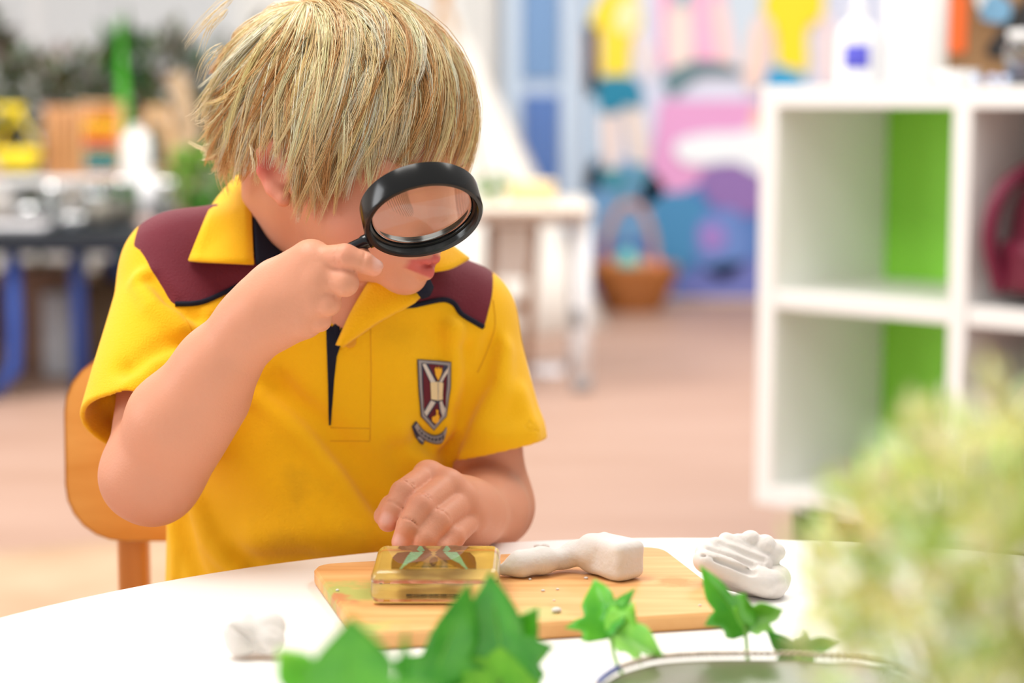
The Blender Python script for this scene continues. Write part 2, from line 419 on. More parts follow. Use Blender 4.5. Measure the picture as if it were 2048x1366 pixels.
# --- small white table with its things
T2 = thing('activity_table', 'small white activity table with tubular legs in front of the tepee', 'table', (-.2, 5.95, 0))
xr = P(1188, 415, 5.75)[0]; zt = .545
mk('table_top', B().box(((xr-.75)/2, 6.0, zt-.012), (xr+.75, .62, .024), bev=.01), mat('pale_laminate', (232, 222, 210), .4), T2)
mk('apron', B().box(((xr-.75)/2, 6.0, zt-.04), (xr+.65, .52, .03)), mat('apron_grey', (190, 180, 172), .5), T2, smooth=False)
for x in (-.68, P(1165, 600, 5.75)[0]):
    for y in (5.76, 6.24):
        lg = mk('leg', B().tube([(x, y, zt-.03), (x, y, .2), (x, y, .02)], [.026, .026, .024], 12), mat('leg_white', (226, 228, 232), .35), T2)
        mk('foot_cap', B().lathe((x, y, 0), [(.03, 0), (.03, .03), (.024, .04)], 12), mat('cap_grey', (150, 150, 154), .5), lg)
        if y < 6: mk('height_clamp', B().box((x-.02, y-.02, .22), (.03, .03, .05), bev=.006), mat('clamp_dark', (110, 112, 116), .5), lg)
bx = P(1062, 405, 5.95); bx[2] = zt
o = thing('card_box', 'low cream yellow box on the small white table', 'box', bx)
mk('body', B().box(bx+[0, 0, .022], (.14, .12, .044), bev=.006), mat('cream_card', (244, 214, 150), .6), o)
mk('lid', B().box(bx+[0, 0, .052], (.146, .126, .016), bev=.006), mat('cream_card_lid', (246, 222, 170), .6), o)
def foliage(center, rad, n, size, seed, cols, up=.3, leafw=.4):
    r = np.random.default_rng(seed); V = []; Fc = []; C = []
    for i in range(n):
        d = r.normal(size=3); d /= np.linalg.norm(d); q = center+d*np.array(rad)*r.uniform(.35, 1)**.6
        ax = unit(d+np.array([0, 0, up])+r.normal(size=3)*.35); s = unit(np.cross(ax, r.normal(size=3))); nn = np.cross(ax, s)
        L = size*r.uniform(.6, 1.25); w = L*leafw
        n0 = len(V); V += [q, q+ax*L*.45+s*w*.5+nn*L*.05, q+ax*L-nn*L*.12, q+ax*L*.45-s*w*.5+nn*L*.05, q+ax*L*.5-nn*L*.03]
        Fc += [(n0, n0+1, n0+4), (n0+1, n0+2, n0+4), (n0+2, n0+3, n0+4), (n0+3, n0, n0+4)]
        c = lin(cols[r.integers(len(cols))]); c = [k*r.uniform(.8, 1.2) for k in c]; C += [c]*5
    return np.array(V), np.array(Fc), np.array(C)
M_leafattr = mat('leaf_tinted', (90, 140, 60), .5, attr='tint')
M_stem = mat('stem_green', (96, 120, 60), .6)
def plant(name, label, cat, base, h, rad, n, size, seed, cols, potc=(150, 110, 80), pot=(.09, .16), group=None, up=.3, leafw=.4):
    t = thing(name, label, cat, base, group); base = np.array(base, float)
    mk('pot', B().lathe(base, [(0, 0), (pot[0]*.75, 0), (pot[0], pot[1]), (pot[0]*1.06, pot[1]), (pot[0]*1.06, pot[1]*.88), (pot[0]*.9, pot[1]*.9), (0, pot[1]*.9)], 20), mat('pot_%d_%d_%d' % potc, potc, .6), t)
    c = base+[0, 0, h-rad[2]]
    st = B(); r = np.random.default_rng(seed+5)
    for i in range(7): st.tube([base+[0, 0, pot[1]*.8], base+[r.normal()*rad[0]*.2, r.normal()*rad[1]*.2, (h-rad[2]*1.2)*.7], c+r.normal(size=3)*np.array(rad)*.45], [.007, .006, .003], 6)
    mk('stem', st, M_stem, t)
    V, Fc, C = foliage(c, rad, n, size, seed, cols, up, leafw)
    mk('foliage', (V, Fc), M_leafattr, t, colors=C, kind='stuff', smooth=False)
    return t
pp = P(985, 405, 5.9); pp[2] = zt
plant('potted_sprig', 'small bright green sprig beside the cream yellow box', 'plant', pp, .075, (.05, .04, .025), 60, .03, 3, [(70, 150, 40), (130, 180, 60), (60, 120, 30)], (200, 210, 170), (.02, .03))
# --- wooden stand with white sheet under the small table
e0 = P(1025, 745, 6.12); e0[2] = 0
o = thing('wooden_stand', 'light brown wooden frame stand holding a white sheet beside the small table', 'stand', e0)
for xa, xb in ((981, 972), (1072, 1050)):
    a = P(xa, 440, 6.15); b = P(xb, 748, 6.1); b[2] = 0
    mk('leg', B().tube([a, b], .016, 8), M_tanwood, o)
    c = np.array([b[0], 6.4, 0]); mk('leg', B().tube([a+[0, .02, -.02], c], .013, 8), M_tanwood, o)
for y in (446, 612):
    a = P(976, y, 6.14); b = P(1074 if y < 500 else 1062, y, 6.14); mk('cross_bar', B().box((a+b)/2, (abs(b[0]-a[0]), .022, .035), bev=.004), M_tanwood, o)
a = P(989, 556, 6.13); b = P(1063, 452, 6.13); mk('sheet', B().box((a+b)/2, (b[0]-a[0], .008, b[2]-a[2]), bev=.003), mat('white_sheet', (246, 245, 242), .6), o)
# --- paper on the floor
q = PZ(1085, 742, 0); g = [[q+[u*.13+.02*w, w*.2, .002+.006*math.sin(3*u+2*w)**2] for w in np.linspace(-.5, .5, 5)] for u in np.linspace(-.5, .5, 5)]
tag(mk('paper_sheet', B().patch(g, .001), mat('white_paper', (240, 238, 244), .7)), 'crumpled white sheet of paper lying on the floor by the small table', 'paper')
# --- wicker basket
b0 = PZ(1268, 622, 0); b0[1] = 7.95; b0[0] = P(1268, 600, 7.95)[0]
o = thing('wicker_basket', 'brown wicker basket with tall arched handle standing before the mural', 'basket', b0)
M_wick = mat('wicker', (190, 122, 62), .6, col2=(150, 88, 40), scale=60, bump=.6, bscale=90)
prof = [(.10, 0), (.125, .05), (.15, .11), (.165, .165)]
bb = B()
for j in range(10):
    t = j/9; r = np.interp(t, [0, .33, .66, 1], [p[0] for p in prof]); z = .012+t*.155
    pts = [b0+[(r+.004*math.cos(12*w+j*math.pi))*math.cos(w), .8*(r+.004*math.cos(12*w+j*math.pi))*math.sin(w), z] for w in np.linspace(0, 2*math.pi, 49)]
    bb.tube(pts, .011, 6, False)
mk('woven_wall', bb, M_wick, o)
mk('bottom', B().lathe(b0, [(0, .004), (.1, .004), (.1, .016), (0, .016)], 24, squash=(1, .8)), M_wick, o)
mk('rim', B().tube([b0+[.168*math.cos(w), .135*math.sin(w), .175] for w in np.linspace(0, 2*math.pi, 33)], .014, 8, False), M_wick, o)
mk('handle', B().tube([b0+[-.02+.105*math.cos(w), .13*math.sin(0), .17+.26*math.sin(w)] for w in np.linspace(0, math.pi, 17)], .016, 8), mat('handle_cane', (186, 140, 120), .6), o)
for i, (dx, dy, c, l) in enumerate(((-.03, -.045, (120, 206, 200), 'teal'), (.03, .04, (226, 180, 140), 'peach'), (.085, -.03, (222, 130, 96), 'orange'), (-.1, .01, (224, 140, 70), 'amber'), (-.05, .065, (200, 150, 110), 'tan'))):
    z = .17 if i else .21
    bl = B().ball(b0+[dx, dy, z-.01], (.042, .042, .05), 14, 10)
    bl.lathe(b0+[dx, dy, z+.036], [(.012, 0), (.008, .01), (0, .013)], 10)
    tag(mk('toy_egg', bl, mat('egg_'+l, c, .4)), '%s toy egg lying in the wicker basket' % l, 'toy')

# --- cube shelf unit turned forty-five degrees
SX, SY = .434, 3.5; du = np.array([.7071, -.7071, 0]); dv = np.array([.7071, .7071, 0]); S0 = np.array([SX, SY, 0])
ZB, ZM, ZT = .135, .505, .875; CW = .39; NC = 4; DEP = .345
M_shelf = mat('white_shelf', (240, 239, 237), .35, var=.01, scale=3)
shelf = thing('cube_shelf', 'white open cube shelf unit with bright green back panel and dark plinth', 'shelf', S0)
def sbox(name, u0, u1, v0, v1, z0, z1, m, par, bev=.002):
    c = S0+du*(u0+u1)/2+dv*(v0+v1)/2+np.array([0, 0, (z0+z1)/2])
    return mk(name, B().box(c, (u1-u0, v1-v0, z1-z0), rz=-math.pi/4, bev=bev), m, par, smooth=False)
Wd = NC*CW
sbox('top_board', 0, Wd+.035, 0, DEP, ZT-.036, ZT, M_shelf, shelf)
sbox('bottom_board', 0, Wd+.035, 0, DEP, ZB, ZB+.036, M_shelf, shelf)
sbox('side_board', 0, .036, 0, DEP, ZB+.036, ZT-.036, M_shelf, shelf)
sbox('side_board', Wd, Wd+.036, 0, DEP, ZB+.036, ZT-.036, M_shelf, shelf)
for i in range(1, NC): sbox('divider', i*CW, i*CW+.034, 0, DEP, ZB+.036, ZT-.036, M_shelf, shelf)
for i in range(NC): sbox('middle_shelf', i*CW+.036, (i+1)*CW, 0.002, DEP, ZM-.016, ZM+.016, M_shelf, shelf)
M_green = mat('green_panel', (146, 224, 72), .5); M_brownback = mat('taupe_panel', (110, 96, 88), .6)
for i in range(NC):
    for z0, z1 in ((ZB+.036, ZM-.016), (ZM+.016, ZT-.036)):
        sbox('back_panel', i*CW+.036, (i+1)*CW, DEP-.012, DEP-.002, z0, z1, M_green if i == 0 else M_brownback, shelf)
sbox('plinth', .06, Wd-.03, .04, DEP-.03, 0, ZB, mat('plinth_dark', (66, 54, 50), .6), shelf)
def on(px, py_or_none, u=None, v=.15, z=None, uu=0): return S0+du*uu+dv*v+np.array([0, 0, z])
def u_at(px, v):                       # distance along the shelf whose point at depth v shows at column px
    k = (px-1024)/F
    a = S0+dv*v; return (k*a[1]*1.0-a[0])/(du[0]-k*du[1])
# bottle with blue label
c = on(0, 0, uu=u_at(1707, .14), v=.14, z=ZT)
o = thing('glue_bottle', 'white plastic squeeze bottle with blue square label on the cube shelf', 'bottle', c)
mk('body', B().lathe(c, [(.0, 0), (.034, 0), (.037, .006), (.037, .085), (.03, .105), (.014, .116), (.013, .124), (0, .124)], 28), M_whiteplastic, o)
mk('nozzle', B().lathe(c+[0, 0, .124], [(.013, 0), (.013, .012), (.006, .02), (.004, .04), (0, .04)], 16), M_whiteplastic, o)
th0 = math.atan2(-c[1], -c[0])
g = [[c+[.0378*math.cos(th0+w), .0378*math.sin(th0+w), z] for w in np.linspace(-.62, .62, 8)] for z in (.03, .072)]
mk('label', B().patch(g, .0005), mat('label_blue', (84, 84, 200), .5), o)
# tall white canister
c = on(0, 0, uu=u_at(1822, .2), v=.2, z=ZT)
o = thing('white_canister', 'tall plain white canister on the cube shelf beside the squeeze bottle', 'canister', c)
mk('body', B().lathe(c, [(0, 0), (.052, 0), (.056, .005), (.056, .2), (.05, .205), (0, .205)], 32), mat('canister_white', (240, 239, 236), .4), o)
mk('lid', B().lathe(c+[0, 0, .205], [(.058, 0), (.058, .02), (.05, .026), (0, .026)], 32), M_whiteplastic, o)
# low white bowl
c = on(0, 0, uu=u_at(1905, .12), v=.12, z=ZT)
tag(mk('white_bowl', B().lathe(c, [(0, 0), (.022, 0), (.04, .026), (.037, .026), (.02, .006), (0, .006)], 24), M_whiteplastic), 'small shallow white bowl on the cube shelf before the cardboard', 'bowl')
# brown cardboard collage leaning on the shelf
uc = u_at(1985, .3); c = on(0, 0, uu=uc, v=.3, z=ZT)
o = thing('cardboard_collage', 'brown cardboard collage with orange, black and blue cut shapes', 'artwork', c)
def cb(name, u0, u1, z0, z1, lay, m, par=o):
    cc = c+du*(u0+u1)/2+dv*(.0-.004*lay)+np.array([0, 0, (z0+z1)/2]); return mk(name, B().box(cc, (u1-u0, .004, z1-z0), rz=-math.pi/4), m, par, smooth=False)
cb('card', -.1, .17, 0, .24, 0, mat('cardboard', (152, 118, 82), .8, col2=(134, 100, 66), scale=8))
cb('orange_strip', -.1, -.062, .06, .16, 1, mat('orange_card', (240, 112, 48), .6))
def cshape(name, pts, lay, m):
    poly = [c+du*x+np.array([0, 0, z]) for x, z in pts]; mk(name, B().prism(catmull(poly, 4, True), -dv*.004*(lay+1), -dv*.004*lay), m, o, smooth=False)
cshape('black_shape', [(-.02, .06), (.03, .05), (.08, .09), (.16, .08), (.16, .16), (.08, .17), (.03, .12)], 1, mat('black_card', (34, 32, 32), .6))
cshape('blue_shape', [(-.03, .12), (.02, .11), (.03, .14), (-.01, .16)], 2, mat('blue_card', (112, 158, 190), .6))
cshape('white_shape', [(-.04, .14), (.0, .135), (.0, .19), (-.035, .2)], 1, mat('white_card', (226, 226, 224), .6))
cshape('red_shape', [(-.08, .18), (-.05, .175), (-.05, .22), (-.08, .22)], 1, mat('red_card', (206, 66, 60), .6))
# glass jar with beads
c = on(0, 0, uu=u_at(2035, .1), v=.1, z=ZT)
o = thing('bead_jar', 'small glass jar with white lid on the cube shelf beside the cardboard', 'jar', c)
mk('glass', B().lathe(c, [(0, 0), (.026, 0), (.028, .004), (.028, .06), (.022, .07), (.022, .076), (.019, .076), (.019, .069), (.025, .059), (.025, .006), (0, .005)], 24), mat('jar_glass', (230, 236, 240), .03, trans=1, ior=1.45), o)
mk('lid', B().lathe(c+[0, 0, .074], [(.024, 0), (.024, .014), (0, .016)], 24), M_whiteplastic, o)
mk('contents', B().lathe(c, [(0, .007), (.023, .007), (.023, .035), (0, .038)], 20), mat('jar_contents', (176, 130, 120), .5, col2=(120, 140, 170), scale=90), o)
for i, (px, v) in enumerate(((1945, .04), (1978, .06), (2004, .07))):
    cc = on(0, 0, uu=u_at(px, v), v=v, z=ZT+.009)
    tag(mk('glass_marble', B().ball(cc, .009, 14, 10), mat('marble', (190, 204, 232), .03, metal=.85)), 'tiny shiny silver blue marble on the cube shelf top', 'marble', 'marbles on the cube shelf')
# backpacks
def backpack(label, px, zb, w, h, d, v=.12, tilt=0):
    c = on(0, 0, uu=u_at(px, v), v=v, z=zb); o = thing('school_bag', label, 'bag', c)
    Mm = mat('maroon_nylon', (96, 16, 42), .45, var=.12, scale=14, bump=.4, bscale=30)
    fl = Field(); rot = np.stack([du, dv, [0, 0, 1]], 1)
    fl.ell(c+[0, 0, h*.5], (w*.5, d*.5, h*.5), rot, .02); fl.ell(c+[0, 0, h*.28], (w*.52, d*.52, h*.28), rot, .03)
    fl.ell(c+dv*(-d*.3)+[0, 0, h*.3], (w*.36, d*.32, h*.24), rot, .02)
    v_, q_ = nets(fl, c-[.25, .25, .04], c+[.25, .25, h+.03], .006, 2); v_[:, 2] = np.maximum(v_[:, 2], zb+.001)
    mk('bag_body', (v_, q_), Mm, o)
    mk('front_pocket', B().patch([[c+du*(a*w*.36)-dv*(d*.5+.012-.02*abs(a)**2)+np.array([0, 0, z]) for a in np.linspace(-1, 1, 9)] for z in np.linspace(h*.1, h*.42, 5)], .01), mat('maroon_pocket', (106, 24, 50), .45), o)
    for s in (-1, 1):
        mk('strap', B().tube(catmull([c+du*s*w*.25-dv*d*.25+[0, 0, h*.9], c+du*s*w*.34-dv*d*.55+[0, 0, h*.75], c+du*s*w*.4-dv*d*.62+[0, 0, h*.45], c+du*s*w*.36-dv*d*.5+[0, 0, h*.1]], 5), .013, 8), mat('strap_maroon', (112, 30, 58), .5), o)
    mk('grab_handle', B().tube(catmull([c-du*.03+[0, 0, h*.97], c+[0, 0, h*1.06], c+du*.03+[0, 0, h*.97]], 5), .006, 6), mat('strap_maroon', (112, 30, 58), .5), o)
backpack('maroon school bag standing in the upper cube of the white shelf', 2165, ZM+.017, .235, .25, .20, .13)
backpack('maroon school bag slumped in the lower cube of the white shelf', 2230, ZB+.037, .22, .27, .24, .16)
c = on(0, 0, uu=u_at(1985, .1), v=.1, z=ZB+.037)
o = thing('drink_bottle', 'clear drink bottle with silver lid in the lower shelf cube', 'bottle', c)
mk('body', B().lathe(c, [(0, 0), (.03, 0), (.032, .006), (.032, .11), (.022, .13), (.02, .14), (0, .14)], 24), mat('pale_bottle', (190, 205, 205), .15), o)
mk('lid', B().lathe(c+[0, 0, .14], [(.024, 0), (.024, .025), (.012, .032), (0, .032)], 20), mat('silver_lid', (205, 208, 215), .2, metal=.8), o)

# --- dark discovery table on the left
TZ = .48
T3 = thing('discovery_table', 'dark topped table with tubular blue legs loaded with jars and trays', 'table', (-1.4, 5.9, 0))
a0 = P(-260, 455, 5.5); a1 = P(345, 474, 5.55); b1 = P(345, 440, 6.45); b0_ = P(-260, 440, 6.45)
for q in (a0, a1, b1, b0_): q[2] = TZ
M_darktop = mat('dark_top', (40, 48, 56), .3)
mk('table_top', B().prism([a0, a1, b1, b0_], (0, 0, -.03), (0, 0, 0)), M_darktop, T3, smooth=False)
mk('apron', B().prism([a0*.985+b0_*.015, a1*.985+b1*.015, b1*.97+a1*.03, b0_*.97+a0*.03], (0, 0, -.06), (0, 0, -.03)), mat('dark_apron', (30, 42, 62), .4), T3, smooth=False)
M_blueleg = mat('blue_leg', (46, 84, 170), .35)
for px, Y, bend in ((28, 5.6, 1), (156, 5.75, 0), (236, 6.3, 0), (-230, 5.6, 0), (-230, 6.3, 0)):
    x = P(px, 600, Y)[0]; p = [(x, Y, TZ-.04), (x, Y, .2), (x-.005, Y, .09), (x-.06*bend-.005, Y, .02)] if bend else [(x, Y, TZ-.04), (x, Y, .3), (x, Y, .015)]
    lg = mk('leg', B().tube(p, .022, 12), M_blueleg, T3)
    e = p[-1]; mk('foot_cap', B().lathe((e[0], e[1], 0), [(.026, 0), (.026, .02), (.02, .03)], 12), mat('cap_navy', (30, 40, 80), .5), lg)
# riser at the back of the table
ris = P(80, 352, 6.35); RZ = ris[2]
o = thing('white_riser', 'low white display step at the back of the dark table', 'stand', (P(80, 352, 6.3)[0], 6.3, TZ))
xl, xr_ = P(-200, 350, 6.3)[0], P(340, 350, 6.3)[0]
mk('step_board', B().box(((xl+xr_)/2, 6.3, RZ-.012), (xr_-xl, .26, .024), bev=.004), mat('riser_white', (226, 226, 228), .4), o)
for x in (xl+.05, (xl+xr_)/2-.05, xr_-.05): mk('support', B().box((x, 6.32, (TZ+RZ-.024)/2), (.02, .2, RZ-.024-TZ)), mat('riser_white', (226, 226, 228), .4), o, smooth=False)
def base_at(px, Y, z): q = P(px, 400, Y); q[2] = z; return q
# balance scale
c = base_at(28, 6.28, RZ); o = thing('balance_scale', 'yellow bucket balance scale on the white display step', 'scale', c)
M_yel = mat('yellow_plastic', (246, 216, 30), .35)
mk('pan', B().lathe(c+[.02, -.02, .02], [(0, 0), (.05, .002), (.072, .035), (.074, .07), (.07, .07), (.068, .036), (.048, .008), (0, .006)], 28), M_yel, o)
mk('pan', B().lathe(c+[-.2, -.02, .03], [(0, 0), (.05, .002), (.072, .035), (.074, .07), (.07, .07), (.068, .036), (.048, .008), (0, .006)], 28), M_yel, o)
for x in (.02, -.2):
    for s in (-1, 1): mk('hanger', B().tube([c+[x+s*.07, -.02, .09], c+[x, -.02, .21]], .006, 6), M_yel, o)
mk('beam', B().box(c+[-.09, 0, .215], (.26, .02, .02), bev=.004), M_yel, o); mk('column', B().box(c+[-.09, .02, .105], (.03, .03, .21), bev=.004), M_yel, o)
mk('base', B().box(c+[-.09, .02, .008], (.1, .09, .016), bev=.004), mat('scale_base', (176, 84, 56), .5), o)
# wooden crate on end
c = base_at(128, 6.28, RZ); o = thing('wooden_crate', 'upright brown slatted wooden crate beside the yellow scale', 'crate', c)
for i in range(4): mk('slat', B().box(c+[-.036+i*.026, -.03, .11], (.022, .012, .22), bev=.003), M_brownwood, o)
for z in (.02, .2): mk('crate_rail', B().box(c+[0.003, .0, z], (.11, .05, .016), bev=.003), M_brownwood, o)
mk('crate_back', B().box(c+[.003, .03, .11], (.11, .012, .22), bev=.003), M_brownwood, o)
# striped rack
c = base_at(206, 6.28, RZ); o = thing('bead_rack', 'wooden rack with rows of orange, yellow, red and teal beads', 'abacus', c)
for s in (-1, 1): mk('frame_post', B().box(c+[s*.062, 0, .115], (.016, .03, .23), bev=.003), M_pine, o)
for z in (.008, .225): mk('frame_rail', B().box(c+[0, 0, z], (.14, .03, .016), bev=.003), M_pine, o)
for i, cc in enumerate(((60, 110, 160), (50, 140, 150), (60, 150, 110), (190, 150, 130), (222, 52, 44), (240, 140, 40), (244, 190, 20), (246, 198, 30), (240, 150, 40), (232, 150, 70))):
    bb = B()
    for k in range(7): bb.ball(c+[-.048+k*.016, 0, .026+i*.02], (.0085, .01, .0095), 8, 6)
    mk('bead_row', bb, mat('bead_%d_%d_%d' % cc, cc, .4), o)
# white bottle and post, jars
c = base_at(276, 6.26, RZ); o = thing('white_pump_bottle', 'rounded white bottle on the display step beside the bead rack', 'bottle', c)
mk('body', B().lathe(c, [(0, 0), (.042, 0), (.045, .01), (.045, .12), (.03, .14), (.016, .146), (0, .146)], 24), M_whiteplastic, o)
mk('cap', B().lathe(c+[0, 0, .146], [(.017, 0), (.017, .018), (0, .02)], 16), mat('cap_clear', (200, 206, 210), .3), o)
c = base_at(318, 6.38, RZ); o = thing('wooden_easel', 'small pale wooden frame easel on the display step', 'easel', c)
for s in (-1, 1): mk('post', B().box(c+[s*.036, 0, .11], (.02, .02, .22), bev=.003), M_pine, o)
mk('top_rail', B().box(c+[0, 0, .21], (.09, .02, .02), bev=.003), M_pine, o); mk('bottom_rail', B().box(c+[0, 0, .012], (.09, .05, .02), bev=.003), M_pine, o)
M_jar = mat('clear_glass', (238, 242, 244), .02, trans=1, ior=1.45); M_silver = mat('polished_silver', (220, 222, 224), .12, metal=1)
def jar(px, Y, r, h, label, fill, lid=True):
    c = base_at(px, Y, TZ); o = thing('glass_jar', label, 'jar', c, 'jars on the dark table')
    mk('glass', B().lathe(c, [(0, 0), (r*.94, 0), (r, .006), (r, h*.8), (r*.8, h*.9), (r*.8, h), (r*.72, h), (r*.72, h*.9), (r*.92, h*.79), (r*.92, .008), (0, .006)], 24), M_jar, o)
    mk('contents', B().lathe(c, [(0, .008), (r*.88, .008), (r*.88, h*.5), (0, h*.54)], 20), mat('fill_%d_%d_%d' % fill, fill, .6, col2=tuple(int(k*.7) for k in fill), scale=70), o)
    if lid: mk('lid', B().lathe(c+[0, 0, h], [(r*.84, -.006), (r*.84, .014), (0, .016)], 20), M_silver, o)
jar(105, 5.75, .036, .11, 'clear glass jar of grey pebbles on the dark table', (200, 200, 196))
jar(198, 5.8, .05, .13, 'wide clear glass jar of pale shells on the dark table', (236, 220, 200), False)
jar(245, 5.9, .034, .12, 'narrow clear glass jar of cream shells on the dark table', (222, 208, 190))
jar(332, 5.8, .036, .12, 'clear glass jar of grey sand at the end of the table', (180, 180, 172))
for px, Y, r, h, l in ((62, 5.9, .07, .055, 'wide'), (142, 5.68, .045, .04, 'small'), (180, 6.05, .06, .075, 'tall')):
    c = base_at(px, Y, TZ); tag(mk('silver_bowl', B().lathe(c, [(0, 0), (r*.5, 0), (r*.85, h*.5), (r, h), (r*.96, h), (r*.8, h*.5), (r*.46, .004), (0, .004)], 28), M_silver), '%s polished silver bowl on the dark table among the jars' % l, 'bowl')
c = base_at(296, 5.85, TZ); o = thing('white_roll', 'upright white paper roll with pink foot on the dark table', 'roll', c)
mk('roll_body', B().lathe(c, [(0, .02), (.026, .02), (.026, .145), (.012, .147), (.012, .14), (0, .14)], 24), mat('roll_white', (236, 236, 240), .6), o)
mk('roll_foot', B().lathe(c, [(0, 0), (.034, 0), (.034, .02), (0, .02)], 24), mat('roll_pink', (232, 200, 190), .5), o)
c = base_at(26, 5.66, TZ); o = thing('white_tray', 'shallow white tray of dark soil on the dark table', 'tray', c)
mk('tray_body', B().box(c+[0, 0, .012], (.2, .14, .024), bev=.01), mat('tray_white', (222, 222, 226), .4), o)
mk('tray_fill', B().box(c+[0.01, -.0, .027], (.16, .1, .008), bev=.003), mat('tray_soil', (110, 90, 84), .8, col2=(70, 56, 50), scale=60), o)
# things below the table
for px, Y, w, h, col, nm, l, cat in ((118, 6.1, .065, .24, (196, 200, 208), 'white_tub', 'tall pale grey tub under the dark table', 'tub'), (70, 6.3, .12, .3, (150, 118, 100), 'brown_carton', 'tall brown carton under the dark table', 'carton'),
                           (195, 6.02, .09, .28, (84, 66, 46), 'dark_hamper', 'dark brown hamper under the dark table', 'hamper'), (310, 6.05, .11, .28, (104, 92, 76), 'taupe_hamper', 'taupe hamper under the far end of the dark table', 'hamper'), (-62, 6.2, .08, .26, (176, 150, 136), 'tan_carton', 'tan carton under the dark table behind the blue leg', 'carton')):
    c = base_at(px, Y, 0); o = thing(nm, l, cat, c)
    mm = mat(nm+'_m', col, .7, var=.15, scale=20)
    mk('body', B().box(c+[0, 0, h/2], (w*1.6, w*1.6, h), bev=.012), mm, o); mk('rim', B().box(c+[0, 0, h+.008], (w*1.7, w*1.7, .02), bev=.008), mm, o)
# plants behind the table
GD = [(40, 74, 38), (60, 98, 50), (70, 84, 56), (96, 108, 80), (48, 60, 38), (110, 90, 66), (150, 150, 136), (70, 56, 40)]
GM = [(70, 120, 50), (96, 140, 70), (50, 90, 40)]
plist = [(-20, 6.9, 1.06, (.10, .1, .2), 240, .085, GD, 'dark green bushy pot plant behind the yellow scale'), (75, 7.35, .93, (.10, .1, .22), 240, .085, GD+[(110, 90, 60)], 'dark olive pot plant behind the wooden crate'),
         (165, 6.95, .93, (.10, .1, .2), 240, .085, GD+[(150, 160, 150)], 'grey green pot plant behind the bead rack'), (255, 7.4, .98, (.09, .1, .3), 240, .12, [(24, 58, 22), (36, 80, 30), (50, 100, 40)], 'deep green strap leaved pot plant behind the white bottle'),
         (345, 7.0, .98, (.10, .1, .24), 260, .085, GD+[(120, 110, 80)], 'dark mixed green pot plant beside the child'), (500, 7.5, 1.0, (.16, .14, .24), 200, .1, GD, 'dark green pot plant behind the child')]
for i, (px, Y, h, rad, n, s, cols, l) in enumerate(plist):
    plant('potted_shrub', l, 'plant', base_at(px, Y, 0), h+.09, (rad[0], rad[1], rad[2]+.05), n, s, 30+i, cols, (120, 92, 70), (.11, .24), 'shrubs behind the dark table', leafw=.45)
c = base_at(405, 6.1, TZ); plant('potted_fern', 'light green fern in a bright green pot at the table end', 'plant', c, .2, (.1, .08, .07), 220, .07, 61, [(104, 152, 44), (124, 170, 60), (86, 130, 40)], (70, 168, 70), (.05, .08), leafw=.3)
# bright single-leaf plant
c = base_at(252, 6.75, 0); o = thing('broad_leaf_plant', 'plant with one tall bright green upright leaf behind the bead rack', 'plant', c)
mk('pot', B().lathe(c, [(0, 0), (.08, 0), (.1, .3), (.105, .3), (.095, .28), (0, .28)], 20), mat('pot_dark', (60, 50, 44), .6), o)
for x, tl, w in ((0, 1.12, .036), (-.05, .86, .03), (.05, .84, .03)):
    g = [[c+[x*(z/tl)*1.6+s*w*math.sin(math.pi*min(.5+.5*(z-.3)/(tl-.3), .98))*(1.0 if z < tl*.9 else .8), .02*s*s-.05*(z/tl)**2, z] for s in np.linspace(-1, 1, 5)] for z in np.linspace(.28, tl, 12)]
    mk('leaf', B().patch(g, .002), mat('vivid_leaf' if x == 0 else 'dark_leaf', (86, 196, 50) if x == 0 else (40, 92, 34), .45), o)
# driftwood
c = base_at(368, 6.6, 0); o = thing('driftwood_branch', 'forked pale driftwood branch leaning beside the dark table', 'branch', c)
mk('trunk', B().tube(catmull([c, c+[-.02, -.02, .4], c+[.02, 0, .7], c+[-.02, 0, .93]], 6), np.linspace(.05, .03, 19), 10), mat('driftwood', (206, 180, 148), .8, col2=(180, 152, 120), scale=20, bump=.5, bscale=40), o)
mk('fork', B().tube(catmull([c+[.02, 0, .62], c+[-.06, -.01, .75], c+[-.1, -.01, .82]], 5), np.linspace(.035, .02, 11), 10), MATS['driftwood'], o)
# pale mat on the floor
q = [PZ(-120, 1122, 0), PZ(360, 1072, 0), np.array([.15, 2.6, 0]), np.array([-1.4, 2.5, 0])]
g = [[(1-u)*((1-w)*q[0]+w*q[1])+u*((1-w)*q[3]+w*q[2])+np.array([0, 0, .006]) for w in np.linspace(0, 1, 8)] for u in np.linspace(0, 1, 8)]
tag(mk('floor_mat', B().patch(g, .005), mat('mat_cream', (190, 160, 132), .8, col2=(176, 142, 112), scale=5)), 'pale cream mat on the floor behind the wooden chair', 'mat')
# ================================================================== table and chair in the foreground
TT = .52; TC = np.array([.127, .94]); TR = .574
tb = thing('round_table', 'round white topped children\'s table carrying the board and clay', 'table', (TC[0], TC[1], 0))
M_tt = mat('white_laminate', (247, 246, 243), .38, var=.01, scale=4, spec=.4)
mk('table_top', B().lathe((TC[0], TC[1], TT), [(0, -.026), (TR-.006, -.026), (TR-.001, -.022), (TR, -.012), (TR-.001, -.003), (TR-.005, 0), (0, 0)], 128), M_tt, tb, auto=40)
for a in (45, 135, 225, 315):
    x, y = TC[0]+.36*math.cos(math.radians(a)), TC[1]+.36*math.sin(math.radians(a))
    lg = mk('leg', B().tube([(x, y, TT-.026), (x, y, .25), (x, y, .02)], [.021, .021, .02], 14), mat('leg_white', (226, 228, 232), .35), tb)
    mk('foot_cap', B().lathe((x, y, 0), [(.025, 0), (.025, .03), (.02, .035)], 14), mat('cap_grey', (150, 150, 154), .5), lg)
